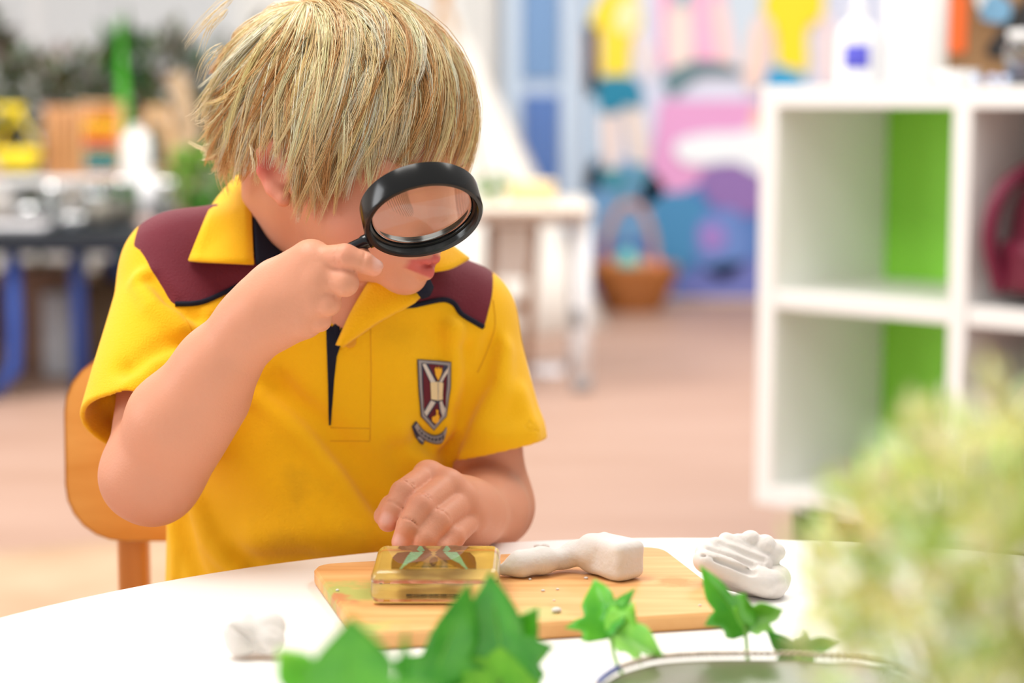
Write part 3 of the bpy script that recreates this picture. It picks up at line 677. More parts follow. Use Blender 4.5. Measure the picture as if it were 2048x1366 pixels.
# chair
M_ply = mat('chair_ply', (222, 152, 66), .4, col2=(236, 172, 88), scale=5, stretch=(1.5, 6, 8))
M_edge = mat('ply_edge', (196, 168, 132), .6, col2=(170, 138, 104), scale=90, stretch=(1, 1, 6))
M_leg = mat('chair_leg', (196, 122, 50), .45, col2=(212, 142, 70), scale=6, stretch=(8, 8, 1))
cx = -.215; cy = 1.705
ch = thing('wooden_chair', 'honey coloured bent plywood child\'s chair behind the child', 'chair', (cx, cy-.15, 0))
zl, zh = P(240, 1074, cy)[2], P(240, 703, cy)[2]; xl = P(139, 880, cy)[0]; hw = cx-xl; hh = (zh-zl)/2; zc = (zl+zh)/2; rc = .05
outl = []
for sx, sz, a0 in ((1, 1, 0), (-1, 1, 90), (-1, -1, 180), (1, -1, 270)):
    for k in range(7):
        a = math.radians(a0+k*15); outl.append((sx*(hw-rc)+rc*math.cos(a), sz*(hh-rc)+rc*math.sin(a)))
def bent(x, z, off): return np.array([cx+x, cy+off-.42*x*x+.06*z, zc+z])     # the panel curves forward at its ends
V = []; Fc = []; n = len(outl)
rings = [(1., -.0065), (1., .0065)]
bk = B()
for rr, name in ((0, 'f'),):
    L = []
    for off in (-.0065, .0065):
        for s in (1, .97, .75, .5, .25): L += [bent(x*s, z*s, off+(.0015*(-1 if off > 0 else 1) if s == 1 else 0)) for x, z in outl]
        L.append(bent(0, 0, off))
    m5 = 5*n+1; Fq = []
    for o_, fl in ((0, 0), (m5, 1)):
        for j in range(4):
            for k in range(n):
                q = (o_+j*n+k, o_+j*n+(k+1) % n, o_+(j+1)*n+(k+1) % n, o_+(j+1)*n+k); Fq.append(q if not fl else q[::-1])
        for k in range(n):
            q = (o_+4*n+k, o_+4*n+(k+1) % n, o_+5*n); Fq.append(q if not fl else q[::-1])
    bk.add(L, Fq)
mk('backrest', bk, M_ply, ch)
eg = B(); L = [bent(x*1.002, z*1.002, o_) for o_ in (-.0062, 0, .0062) for x, z in outl]
eg.add(L, [(j*n+k, j*n+(k+1) % n, (j+1)*n+(k+1) % n, (j+1)*n+k) for j in range(2) for k in range(n)]); mk('backrest_edge', eg, M_edge, ch)
px_post = P(262, 1120, cy)[0]
for x in (px_post, 2*cx-px_post):
    yb = cy+.02-.42*(x-cx)**2
    mk('leg', B().box((x, yb+.0, .30), (.026, .024, .6), bev=.005), M_leg, ch)
    mk('leg', B().box((x, yb-.29, .14), (.026, .026, .28), bev=.005), M_leg, ch)
    mk('side_rail', B().box((x, yb-.145, .262), (.02, .27, .035), bev=.004), M_leg, ch)
g = [[(cx+u*.16, cy-.15+w*.15, .292-.012*math.cos(u*1.5)+.004*w) for w in np.linspace(-1, 1, 8)] for u in np.linspace(-1, 1, 10)]
mk('seat', B().patch(g, .011), M_ply, ch)

# ================================================================== things on the table
# --- chopping board
BT = .531
bc = [PZ(620, 1128, BT), PZ(1322, 1091, BT), PZ(1492, 1221, BT), PZ(722, 1268, BT)]
M_board = mat('bamboo_board', (214, 150, 90), .5, col2=(232, 178, 118), scale=7, stretch=(1, 14, 4), spec=.3)
nt = M_board.node_tree                      # green and red paint smears near one end and knots in the wood
def smear(m, c, col, rad, nscale, thr, amt=.75):
    nt = m.node_tree; b = nt.nodes['Principled BSDF']; src = b.inputs['Base Color'].links[0].from_socket
    tc = nt.nodes.new('ShaderNodeTexCoord')
    vm = nt.nodes.new('ShaderNodeVectorMath'); vm.operation = 'DISTANCE'; vm.inputs[1].default_value = c
    nt.links.new(tc.outputs['Object'], vm.inputs[0])
    n = nt.nodes.new('ShaderNodeTexNoise'); n.inputs['Scale'].default_value = nscale; n.inputs['Detail'].default_value = 6; nt.links.new(tc.outputs['Object'], n.inputs['Vector'])
    a = nt.nodes.new('ShaderNodeMapRange'); a.inputs[1].default_value = 0; a.inputs[2].default_value = rad; a.inputs[3].default_value = 1; a.inputs[4].default_value = 0
    nt.links.new(vm.outputs['Value'], a.inputs[0])
    mu = nt.nodes.new('ShaderNodeMath'); mu.operation = 'MULTIPLY'; nt.links.new(a.outputs[0], mu.inputs[0]); nt.links.new(n.outputs[0], mu.inputs[1])
    r = nt.nodes.new('ShaderNodeMapRange'); r.inputs[1].default_value = thr; r.inputs[2].default_value = thr+.16; r.inputs[3].default_value = 0; r.inputs[4].default_value = amt; nt.links.new(mu.outputs[0], r.inputs[0])
    mx = nt.nodes.new('ShaderNodeMix'); mx.data_type = 'RGBA'; nt.links.new(r.outputs[0], mx.inputs[0]); nt.links.new(src, mx.inputs[6]); mx.inputs[7].default_value = (*lin(col), 1)
    nt.links.new(mx.outputs[2], b.inputs['Base Color'])
bmid = sum(bc)/4; bmid[2] = TT
for px, py, c, rd, sc, th in ((690, 1180, (150, 176, 96), .07, 40, .24), (720, 1250, (160, 180, 100), .06, 40, .26), (1085, 1225, (176, 186, 120), .05, 30, .3), (1350, 1165, (206, 130, 64), .03, 60, .22), (1000, 1262, (190, 100, 60), .05, 60, .28), (660, 1200, (196, 110, 80), .05, 70, .3)):
    smear(M_board, tuple(PZ(px, py, BT)-bmid), c, rd, sc, th)
def rounded(poly, r, n=6):
    out = []; m = len(poly)
    for i in range(m):
        p, a, b = poly[i], poly[i-1], poly[(i+1) % m]
        s = p+unit(a-p)*r; e = p+unit(b-p)*r
        out += [(1-t)**2*s+2*t*(1-t)*p+t*t*e for t in np.linspace(0, 1, n)]
    return out
ol = rounded(bc, .02); bd = B(); nb_ = len(ol); cc = sum(ol)/nb_
def inset(p, d, z): q = p+unit(cc-p)*d; q = q.copy(); q[2] = z; return q
Lr = [[inset(p, .0015, TT+.0003) for p in ol], [inset(p, 0, TT+.002) for p in ol], [inset(p, 0, BT-.002) for p in ol], [inset(p, .002, BT) for p in ol]]
bd.add(sum(Lr, []), [(j*nb_+k, j*nb_+(k+1) % nb_, (j+1)*nb_+(k+1) % nb_, (j+1)*nb_+k) for j in range(3) for k in range(nb_)]+[tuple(range(3*nb_, 4*nb_)), tuple(range(nb_-1, -1, -1))])
tag(mk('chopping_board', bd, M_board, loc=bmid, smooth=False), 'paint stained bamboo board with rounded corners lying on the white table', 'board')
# --- resin block with butterfly
pwz = BT+.0228; f0 = PZ(870, 1212, BT); f1 = PZ(866, 1089, pwz)
x0 = P(740, 1150, f0[1])[0]; x1 = P(1000, 1150, f0[1])[0]; pc = np.array([(x0+x1)/2, (f0[1]+f1[1])/2, BT])
pw = thing('resin_paperweight', 'clear amber tinted resin block with a brown and green butterfly inside', 'paperweight', pc)
hx, hy, hz = (x1-x0)/2, (f1[1]-f0[1])/2, (pwz-BT)/2
def boxsdf(Q):
    q = np.abs(Q-pc-[0, 0, hz+.0004])-(np.array([hx, hy, hz])-.0065)
    return np.sqrt((np.maximum(q, 0)**2).sum(1))+np.minimum(q.max(1), 0)-.0065
v_, q_ = nets(boxsdf, pc-[hx+.01, hy+.01, .006], pc+[hx+.01, hy+.01, 2*hz+.008], .0012, 1)
for it in range(2): v_ -= boxsdf(v_)[:, None]*np.stack([(boxsdf(v_+np.eye(3)[k]*1e-4)-boxsdf(v_-np.eye(3)[k]*1e-4))/2e-4 for k in range(3)], 1)
mk('resin', (v_, q_), mat('amber_resin', (255, 246, 212), .015, trans=1, ior=1.46), pw)
ZBf = BT+.0180
def cr7(x, y): return (700+x*.1758, 1060+y*.1758)
def bf(name, pts, col, z, par, mirror):
    pl = []
    for x, y in pts:
        if mirror: x = 1905-x
        pl.append(PZ(*cr7(x, y), ZBf+z))
    # squeeze into the block: keep the drawn plan, drawn on its own level
    o = B().prism(pl, (0, 0, -.0003), (0, 0, .0003)); return mk(name, o, mat('wing_%d_%d_%d' % col, col, .5, var=.2, scale=400), par, smooth=False)
mk('backing_sheet', B().box(pc+[0, 0, .0016], (2*hx-.004, 2*hy-.004, .0008), bev=.0003), mat('amber_sheet', (254, 218, 132), .5, var=.06, scale=60), pw, smooth=False)
for mi in (False, True):
    w = bf('hind_wing', [(540, 270), (600, 215), (690, 178), (780, 180), (850, 250), (940, 330), (800, 340), (690, 300), (585, 292)], (116, 80, 46), 0, pw, mi)
    bf('wing_band', [(800, 222), (852, 290), (800, 310), (760, 280)], (96, 190, 160), .0008, w, mi)
    w = bf('fore_wing', [(485, 370), (540, 318), (680, 305), (860, 300), (940, 340), (820, 420), (740, 460), (640, 500), (470, 500), (470, 440)], (110, 72, 38), .0006, pw, mi)
    bf('wing_band', [(690, 300), (840, 300), (760, 380), (660, 430), (590, 490), (565, 490), (600, 440), (650, 350)], (110, 204, 176), .0014, w, mi)
mk('butterfly_body', B().ball(PZ(*cr7(952, 400), ZBf+.002), (.0028, .014, .002), 10, 8), mat('moth_body', (120, 96, 66), .8), pw)
tx = B()
r_ = np.random.default_rng(4)
for k in range(30):
    a = PZ(*cr7(660+k*20, 690), BT+.0024); tx.box(a, (.0011*r_.uniform(.5, 1.2), .0016, .0002))
mk('caption_print', tx, mat('print_black', (30, 28, 26), .6), pw, smooth=False)
# --- clay
M_clay = mat('white_clay', (218, 210, 204), .75, var=.03, scale=60, bump=.25, bscale=300, sss=.05)
def clay(fl, lo, hi, seed, amp=.0007, zmin=TT, h=.0012):
    f = lambda Q: fl(Q)+amp*vnoise(Q, 260, seed)+amp*.8*np.abs(vnoise(Q, 120, seed+1))
    v, q = nets(f, lo, hi, h, 1); v[:, 2] = np.maximum(v[:, 2], zmin+.0004); return v, q
fl = Field()
T = lambda x, y, z: PZ(x, y, z)
fl.chain([T(1008, 1139, BT+.005), T(1040, 1128, BT+.009), T(1085, 1122, BT+.010), T(1125, 1118, BT+.009), T(1150, 1108, BT+.012)], [.0045, .0085, .0085, .0058, .0065], .006)
bxc = T(1224, 1112, BT+.014); ax = unit(T(1262, 1130, BT+.014)-T(1180, 1108, BT+.014)); M3 = np.stack([ax, np.cross([0, 0, 1], ax), [0, 0, 1]], 1)
fl.cap(T(1150, 1105, BT+.013), T(1185, 1102, BT+.016), .008, .011, .008)
flA = fl; fl = lambda Q: smin(flA(Q), box_d(Q, bxc, M3, (.0215, .0135, .0135), .006)+.0012*vnoise(Q, 130, 40)+.0008*np.abs(vnoise(Q, 300, 41)), .004)
o = mk('clay_piece', clay(fl, np.minimum(T(995, 1150, BT), T(1300, 1160, BT))-[.01, .02, .002], np.array([T(1300, 1120, BT)[0]+.02, T(1200, 1080, BT)[1]+.02, BT+.04]), 3, zmin=BT), M_clay)
tag(o, 'white clay block drawn out into a long tail on the bamboo board', 'clay')
# folded lump
fl = Field(); c = T(1482, 1160, TT+.012)
K = lambda x, y, dz, dy=0: P(x, y, c[1]+dy)
for (xa, ya, xb, yb, r, dy) in ((1412, 1122, 1530, 1165, .011, -.006), (1408, 1105, 1500, 1135, .0085, .0), (1432, 1092, 1525, 1128, .0082, .005), (1452, 1082, 1540, 1120, .0075, .01), (1425, 1140, 1545, 1172, .010, -.002), (1470, 1145, 1550, 1160, .012, .006), (1440, 1150, 1520, 1170, .0105, .006)):
    fl.cap(K(xa, ya, 0, dy), K(xb, yb, 0, dy), r*.8, r*.95, .0009)
for (xa, ya, xb, yb, dy) in ((1404, 1112, 1505, 1146, -.007), (1418, 1098, 1505, 1130, -.001), (1440, 1086, 1528, 1120, .004)):
    fl.cap(K(xa, ya, 0, dy-.005), K(xb, yb, 0, dy-.006), .0016, .0022, .001, '-')
for (x, y, r, dy) in ((1500, 1075, .007, .012), (1528, 1090, .0085, .012), (1548, 1104, .008, .012), (1478, 1080, .006, .012), (1545, 1160, .009, -.006), (1540, 1180, .007, -.004)):
    fl.ell(K(x, y, 0, dy), (r, r*.9, r*.85), None, .001)
tag(mk('clay_piece', clay(fl, c-[.045, .04, .016], c+[.045, .045, .045], 8, .0013), M_clay), 'folded ridged lump of white clay on the table beside the board', 'clay')
# small lump
fl = Field(); c = T(507, 1322, TT); c[2] += .013; c[1] += .01
for a, b_, z in ((-.008, -.003, -.003), (.008, -.003, -.002), (-.007, .004, .004), (.008, .004, .005), (0, 0, 0), (-.009, -.003, .003)): fl.ell(c+[a, b_, z], (.0105, .009, .009), None, .003)
fl.cap(c+[-.012, -.009, .008], c+[.006, -.011, -.006], .0016, None, .003, '-'); fl.cap(c+[.002, -.011, .011], c+[.017, -.009, .002], .0014, None, .003, '-')
tag(mk('clay_piece', clay(fl, c-[.03, .025, .02], c+[.03, .025, .025], 12, .0006), M_clay), 'small creased cube of white clay alone on the white table', 'clay')
# crumbs
r_ = np.random.default_rng(9)
for i, (x, y, r) in enumerate(((1113, 1225, .0028), (1172, 1158, .0013), (1086, 1183, .0012), (1115, 1180, .001), (675, 1182, .0011), (1108, 1202, .0008), (1060, 1160, .001), (1400, 1212, .0009), (1090, 1098, .003), (1075, 1097, .0025))):
    z = BT if i < 8 else TT
    q = PZ(x, y, z); bl = B().ball(q+[0, 0, r*.6], (r*1.2, r, r*.65), 8, 6)
    tag(mk('clay_crumb', bl, M_clay), ('largest crumb of white clay lying on the bamboo board' if i == 0 else 'tiny crumb of white clay on the bamboo board') if z == BT else ('flat crumb of white clay on the table behind the board, nearer the folded lump' if i == 8 else 'flat crumb of white clay on the table behind the board, nearer the resting hand'), 'crumb', 'clay crumbs on the board' if z == BT else 'clay crumbs behind the board')

# --- ivy
def leaf_patch(base, tip, side, width, fold=.25, curl=.2, nrm=None):
    base, tip = np.array(base), np.array(tip); ax = tip-base; L = np.linalg.norm(ax); ax = ax/L
    s = np.array(side, float); s = unit(s-ax*(s@ax)); n = np.cross(s, ax)
    ts = [-.10, -.04, .04, .12, .2, .28, .34, .42, .5, .6, .7, .8, .9, .96, 1.]; ws = [.12, .32, .40, .35, .36, .54, .36, .25, .25, .25, .21, .145, .07, .03, .0]
    g = []
    for t, w in zip(ts, ws):
        row = []
        for u in (-1, -.66, -.33, 0, .33, .66, 1):
            lob = .12*(abs(u)**2)*(1 if .2 < t < .36 else 0)
            row.append(base+ax*L*(t+lob*.6)+s*w*u*width+n*(fold*abs(u)*w*width-curl*L*(t-.3)**2+.012*L*math.sin(9*t+3*u)))
        g.append(row)
    return B().patch(g, .0006)
M_ivy = mat('ivy_leaf', (96, 182, 40), .32, col2=(70, 160, 34), scale=60, spec=.5)
M_ivy2 = mat('ivy_leaf_light', (140, 210, 60), .35, col2=(100, 184, 44), scale=50, spec=.5)
M_ivyd = mat('ivy_leaf_dark', (56, 146, 44), .32, col2=(84, 170, 50), scale=50, spec=.5)
def sprig(label, base, leaves, stems):
    o = thing('ivy_sprig', label, 'ivy', base)
    for (bx, by, bY, tx_, ty, tY, w, sd, m, fo, cu) in leaves:
        b0, t0 = P(bx, by, bY), P(tx_, ty, tY); lf = leaf_patch(b0, t0, sd, w, fo, cu)
        l = mk('leaf', lf, m, o)
        ax = t0-b0; s = unit(np.array(sd, float)-unit(ax)*(np.array(sd, float)@unit(ax))); n = np.cross(s, unit(ax)); L = np.linalg.norm(ax)
        mk('vein', B().tube([b0+ax*t+n*(-cu*L*(t-.3)**2+.0006) for t in np.linspace(-.05, .9, 8)], np.linspace(.0006, .0002, 8), 5), M_ivy2, l)
    for pts, r in stems:
        mk('stem', B().tube(catmull([np.array(p) for p in pts], 5), r, 6), mat('ivy_stem', (120, 170, 70), .5), o)
    return o
X_ = (1, 0, 0)
sA = P(700, 1480, .85); sA[2] = TT
sprig('blurred broad green ivy leaf rising at the table front', sA,
      [(690, 1420, .86, 706, 1252, .83, .078, (1, .2, .1), M_ivy, .2, .2), (640, 1400, .85, 556, 1296, .86, .037, (.6, .3, .8), M_ivy2, .3, .1), (800, 1420, .88, 812, 1262, .88, .012, X_, M_ivyd, .4, .1)],
      [([P(690, 1420, .86), P(695, 1450, .855), sA], .0015), ([P(800, 1420, .88), P(770, 1470, .87), sA], .0012), ([P(640, 1400, .85), sA], .0012)])
sB = P(960, 1450, 1.0); sB[2] = TT
sprig('pair of tall dark green ivy leaves in front of the resin block', sB,
      [(842, 1400, 1.02, 946, 1178, 1.01, .062, (1, .4, .3), M_ivyd, .25, .15), (1010, 1345, 1.03, 978, 1150, 1.02, .062, (1, -.3, .2), M_ivyd, .35, .1), (1000, 1335, 1.035, 1074, 1218, 1.03, .04, (.8, -.2, .6), M_ivy, .25, .1), (1005, 1400, 1.02, 950, 1262, 1.03, .06, X_, M_ivy2, .2, .2)],
      [([P(842, 1400, 1.02), P(880, 1440, 1.01), sB], .0015), ([P(1010, 1345, 1.03), P(985, 1400, 1.01), sB], .0015), ([P(1036, 1305, 1.04), P(1062, 1366, 1.03), P(1040, 1440, 1.01), sB], .0012)])
sC = P(1300, 1420, 1.06); sC[2] = TT
sprig('crisp green ivy sprig with two leaves before the board', sC,
      [(1222, 1262, 1.12, 1184, 1158, 1.135, .044, (.9, -.4, .45), M_ivy, .35, .25), (1218, 1258, 1.12, 1268, 1176, 1.12, .022, (.7, -.3, .7), M_ivyd, .4, .1), (1220, 1262, 1.12, 1336, 1304, 1.09, .04, (.1, -.5, 1), M_ivy2, .3, .2)],
      [([P(1222, 1262, 1.12), P(1235, 1330, 1.1), sC], .0012)])
sD = P(1500, 1400, 1.08); sD[2] = TT
sprig('green ivy leaf on a thin upright stalk beside the folded clay lump', sD,
      [(1492, 1252, 1.13, 1398, 1136, 1.14, .034, (.7, -.5, .5), M_ivy, .35, .15), (1490, 1250, 1.13, 1566, 1216, 1.12, .034, (.1, -.5, .9), M_ivy2, .25, .1)],
      [([P(1490, 1250, 1.13), P(1494, 1300, 1.12), P(1498, 1350, 1.1), sD], .0012)])
sE = P(1590, 1380, 1.08); sE[2] = TT
sprig('low ivy sprig of two small leaves behind the beaded tray', sE,
      [(1600, 1312, 1.13, 1534, 1264, 1.13, .024, (.6, -.3, .7), M_ivyd, .3, .1), (1592, 1308, 1.12, 1676, 1284, 1.12, .026, (.2, -.4, .9), M_ivy, .2, .1)],
      [([P(1596, 1310, 1.12), P(1594, 1350, 1.1), sE], .0012)])
# --- beaded mirror tray
TZR = .543
rim = [PZ(x, y, TZR) for x, y in ((1188, 1390), (1222, 1344), (1286, 1320), (1345, 1311), (1450, 1307), (1600, 1309), (1740, 1320), (1830, 1350))]
nr = rim[-1]; rim += [np.array([nr[0]+.01, .93, TZR]), np.array([nr[0]-.03, .88, TZR]), np.array([rim[0][0]+.05, .87, TZR]), np.array([rim[0][0]-.002, .92, TZR])]
rp = catmull(rim, 12, True); rc_ = sum(rp)/len(rp)
tr = thing('beaded_tray', 'grey mirror tray with beaded rim among the ivy', 'tray', (rc_[0], rc_[1], TT))
mk('tray_body', B().prism(rp, (0, 0, TT-TZR+.0005), (0, 0, -.004)), mat('tray_wood', (120, 104, 90), .7, var=.2, scale=50), tr, smooth=False)
mk('mirror_top', B().prism([p+unit(rc_-p)*.004 for p in rp], (0, 0, -.004), (0, 0, -.0025)), mat('mirror_reflection', (122, 110, 96), .3, col2=(92, 104, 66), scale=22, spec=.6), tr, smooth=False)  # green mottling is the plants' reflection, put into the colour
bb = B(); bl = B(); acc = 0
for i in range(len(rp)):
    a, b_ = rp[i], rp[(i+1) % len(rp)]; L = np.linalg.norm(b_-a); k = max(1, int(round(L/.0034)))
    for j in range(k):
        q = a+(b_-a)*j/k
        (bl if 4 <= i <= 15 else bb).ball(q, .0019, 8, 6)
mk('bead_rim', bb, mat('bead_pearl', (206, 186, 168), .3, var=.3, scale=300), tr, kind='stuff'); mk('blue_beads', bl, mat('bead_blue', (70, 86, 160), .3, var=.2, scale=300), tr, kind='stuff')
# --- pale fluffy foreground plant
fp = np.array([.20, .62, TT]); o = thing('pale_heath_plant', 'blurred pale yellow green feathery plant at the front edge of the table', 'plant', fp)
mk('pot', B().lathe(fp, [(0, 0), (.04, 0), (.05, .05), (.053, .05), (.053, .044), (.046, .044), (0, .042)], 24), mat('pot_sage', (150, 150, 110), .7), o)
PC = [(240, 240, 172), (250, 248, 206), (226, 234, 140), (255, 252, 236), (204, 218, 124), (244, 234, 160)]
br = [(1720, 1090, .84, .014), (1800, 1010, .80, .017), (1850, 900, .82, .017), (1880, 990, .76, .020), (2000, 960, .72, .022), (2046, 850, .74, .020), (1760, 1080, .80, .03), (1850, 1060, .74, .03), (1960, 1000, .74, .034), (2060, 960, .74, .034),
      (1720, 1180, .80, .028), (1800, 1200, .78, .032), (1900, 1180, .72, .034), (2010, 1140, .70, .036), (2080, 1080, .78, .036), (1770, 1310, .77, .03), (1870, 1320, .73, .034), (1980, 1290, .7, .036), (2070, 1260, .72, .036), (2140, 1150, .75, .04), (2160, 1000, .76, .030), (1700, 1180, .82, .014)]
for i, (x, y, Y, r) in enumerate(br):
    Y *= .82; r *= .8; c = P(x, y, Y); s = mk('branch', B().tube(catmull([fp+[0, 0, .04], (fp+[0, 0, .04])*.5+c*.5+[0, 0, -.02], c], 5), .0016, 6), mat('heath_stem', (150, 160, 80), .6), o)
    V, Fc, C = foliage(c, (r, r, r*1.1), 46 if y < 1120 else 64, .012, 200+i, (PC if i % 3 else PC[:3]+[(132, 160, 60)]) if y < 1120 else PC+[(168, 190, 90), (146, 172, 74)], .5, .5)
    mk('foliage', (V, Fc), M_leafattr, s, colors=C, kind='stuff', smooth=False)
# ================================================================== the child
kid = thing('person', 'child in yellow and maroon polo shirt bending over a magnifying glass', 'person', (-.16, 1.58, 0))
HS = 1.0
RH = np.array(Matrix.Rotation(math.radians(56), 3, 'Z') @ Matrix.Rotation(math.radians(0), 3, 'Y') @ Matrix.Rotation(math.radians(16), 3, 'X'))
HC3 = P(704, 240, 1.50)
def H(x, y, z): return HC3+HS*(RH@np.array([x, y, z], float))
def HL(Q): return ((Q-HC3)@RH)/HS                 # world points to head space
def Rl(*rots):
    M = Matrix.Identity(3)
    for ax, a in rots: M = M @ Matrix.Rotation(math.radians(a), 3, ax)
    return RH@np.array(M)
# ---- joints
shR, elR, wrR = P(365, 548, 1.56), P(298, 950, 1.432), P(504, 648, 1.388)
shL, elL, wrL = P(915, 645, 1.585), P(985, 1012, 1.572), P(948, 1030, 1.478)
NB = P(610, 530, 1.585)
bd = Field()
# trunk, hips, legs (all under the clothes or the table)
bd.cap(NB, P(632, 640, 1.58), .045, .062, .03).cap(P(632, 640, 1.58), (-.16, 1.60, .42), .066, .075, .03)
bd.cap(NB+[0, 0, -.02], shR, .03, .031, .02).cap(NB+[0, 0, -.03], shL, .03, .031, .02)
bd.cap((-.215, 1.60, .365), (-.105, 1.60, .365), .062, None, .03)
for s, x in ((-1, -.215), (1, -.105)):
    k_ = np.array([x+s*.02, 1.37, .345]); a_ = np.array([x+s*.02, 1.36, .075])
    bd.chain([np.array([x, 1.58, .355]), k_, (k_*.6+a_*.4)+[0, .008, 0], a_], [.058, .042, .036, .026], .02)
    bd.chain([a_+[0, .015, -.035], a_+[0, -.09, -.052]], [.026, .021], .015)
# head in its own space
def he(c, r, k=.012, op='+', M=None): bd.ell(H(*c), np.array(r)*HS, RH if M is None else M, k, op)
def hc(a, b, ra, rb=None, k=.006, op='+'): bd.cap(H(*a), H(*b), ra*HS, None if rb is None else rb*HS, k, op)
he((0, .006, 0), (.071, .089, .080)); he((0, -.030, .004), (.062, .058, .058), .02)
he((0, -.036, -.048), (.056, .050, .058), .022); he((0, -.042, -.074), (.044, .044, .034), .02)
for s in (-1, 1):
    he((s*.034, -.056, -.062), (.0245, .025, .025), .018)
    he((s*.031, -.093, -.029), (.013, .010, .010), .010, '-')
    he((s*.030, -.0735, -.030), (.0135, .0125, .0120), .004)
    hc((s*.046, -.074, -.013), (s*.012, -.087, -.013), .007, .007, .012)
he((0, -.076, -.076), (.026, .019, .021), .014); he((0, -.079, -.099), (.016, .0135, .0115), .014)
hc((0, -.084, -.024), (0, -.1025, -.054), .0062, .0088, .010)
for s in (-1, 1): he((s*.0095, -.0935, -.0575), (.0066, .0075, .0062), .006)
for s in (-1, 1): he((s*.0055, -.0985, -.0632), (.0028, .0035, .002), .003, '-')
for s in (-1, 1):
    hc((s*.0185, -.0865, -.0805), (s*.0045, -.0965, -.0768), .0034, .0054, .003)
    hc((s*.0175, -.0865, -.0825), (0, -.0955, -.0875), .0032, .0060, .003)
hc((-.016, -.0975, -.0815), (.016, -.0975, -.0815), .0011, None, .003, '-')
# ears
for s in (-1, 1):
    e = lambda x, y, z: H(s*x, y-.012, z+.007)
    bd.ell(e(.072, .012, -.042), np.array((.0052, .0135, .020))*HS, Rl(('Z', -s*20), ('X', 10)), .006)
    helix = [e(.071, .000, -.042), e(.072, -.002, -.031), e(.074, .006, -.023), e(.078, .018, -.024), e(.0795, .024, -.034), e(.078, .022, -.047), e(.0745, .012, -.058), e(.072, .003, -.0625)]
    bd.chain(helix, [.0035, .0038, .004, .004, .004, .004, .0048, .0062], .004)
    bd.ell(e(.0795, .008, -.041), np.array((.006, .0075, .0095))*HS, Rl(('Z', -s*22)), .004, '-')
    bd.ell(e(.0725, -.003, -.043), np.array((.004, .0045, .005))*HS, RH, .003)
# neck
bd.cap(H(0, .024, -.06), NB, .039, .044, .006); bd.cap(H(0, .052, -.045), NB+[-.012, .012, .005], .036, .040, .01); bd.cap(H(0, -.004, -.07), P(668, 560, 1.555), .034, .03, .008)
bd.cap(P(668, 560, 1.545), P(706, 620, 1.520), .03, .026, .02)
# right arm and hand
bd.chain([shR, shR*.5+elR*.5, elR], [.036, .034, .0315], .015)
bd.chain([elR, elR*.66+wrR*.34+[-.006, -.002, .004], elR*.3+wrR*.7+[-.003, 0, .002], wrR], [.0325, .0325, .0275, .0240], .012)
bd.cap(P(340, 915, 1.430), P(415, 795, 1.412), .0315, .0305, .012)
bd.cap(elR+[-.004, .006, -.002], elR+[.004, .004, -.006], .03, None, .012)
mR = [P(622, 522, 1.372), P(640, 556, 1.364), P(632, 600, 1.366), P(608, 636, 1.374)]
hR0 = P(548, 612, 1.384)
for m_, r in zip(mR, (.0125, .0125, .0120, .0105)): bd.cap(hR0, m_, .0205, r, .014); 
bd.cap(wrR, hR0, .0235, .021, .012); bd.cap(P(560, 560, 1.384), mR[0], .015, .012, .012); bd.cap(P(560, 640, 1.386), mR[3], .016, .011, .012)
for m_, r in zip(mR, (.0105, .0105, .010, .009)): bd.ell(m_+[0, -.001, 0], (r, r, r), None, .006)
fk = .0022
bd.chain([mR[0], P(690, 514, 1.358), P(728, 525, 1.358), P(747, 535, 1.360)], [.0102, .0090, .0074, .0064], fk)
bd.chain([mR[1], P(690, 566, 1.356), P(690, 566, 1.366), P(672, 566, 1.392)], [.0100, .0092, .0090, .0075], fk)
bd.chain([mR[2], P(656, 606, 1.360), P(654, 605, 1.372), P(636, 596, 1.394)], [.0095, .0088, .0085, .007], fk)
bd.chain([mR[3], P(640, 640, 1.368), P(636, 636, 1.380), P(622, 622, 1.396)], [.0085, .0078, .0074, .0065], fk)
bd.chain([P(560, 590, 1.395), P(635, 540, 1.402), P(690, 516, 1.396), P(722, 512, 1.388)], [.013, .0115, .0095, .007], .004)
# left arm and hand
bd.chain([shL, shL*.45+elL*.55, elL], [.036, .0325, .0315], .015)
bd.chain([elL, elL*.6+wrL*.4, wrL], [.0315, .0315, .0225], .012)
mL = [P(856, 952, 1.447), P(896, 970, 1.437), P(926, 1002, 1.436), P(944, 1036, 1.442)]
hL0 = P(930, 1022, 1.463)
for m_, r in zip(mL, (.0112, .0112, .0108, .010)): bd.cap(hL0, m_, .0185, r, .014)
bd.cap(wrL, hL0, .0225, .020, .012)
for m_, r in zip(mL, (.0098, .0098, .0094, .0085)): bd.ell(m_, (r, r, r), None, .006)
bd.chain([mL[0], P(808, 985, 1.412), P(788, 1020, 1.402), P(776, 1043, 1.399)], [.0101, .0097, .0088, .0076], fk)
bd.chain([mL[1], P(842, 1012, 1.398), P(818, 1052, 1.388), P(804, 1084, 1.388)], [.0101, .0097, .0088, .0076], fk)
bd.chain([mL[2], P(876, 1043, 1.397), P(850, 1078, 1.386), P(838, 1105, 1.387)], [.0097, .0092, .0084, .0074], fk)
bd.chain([mL[3], P(908, 1074, 1.402), P(884, 1100, 1.390), P(868, 1118, 1.390)], [.0085, .0080, .0072, .0065], fk)
bd.chain([P(905, 1035, 1.462), P(835, 1022, 1.436), P(785, 1014, 1.416), P(767, 1032, 1.409)], [.0125, .0105, .0085, .0072], .004)
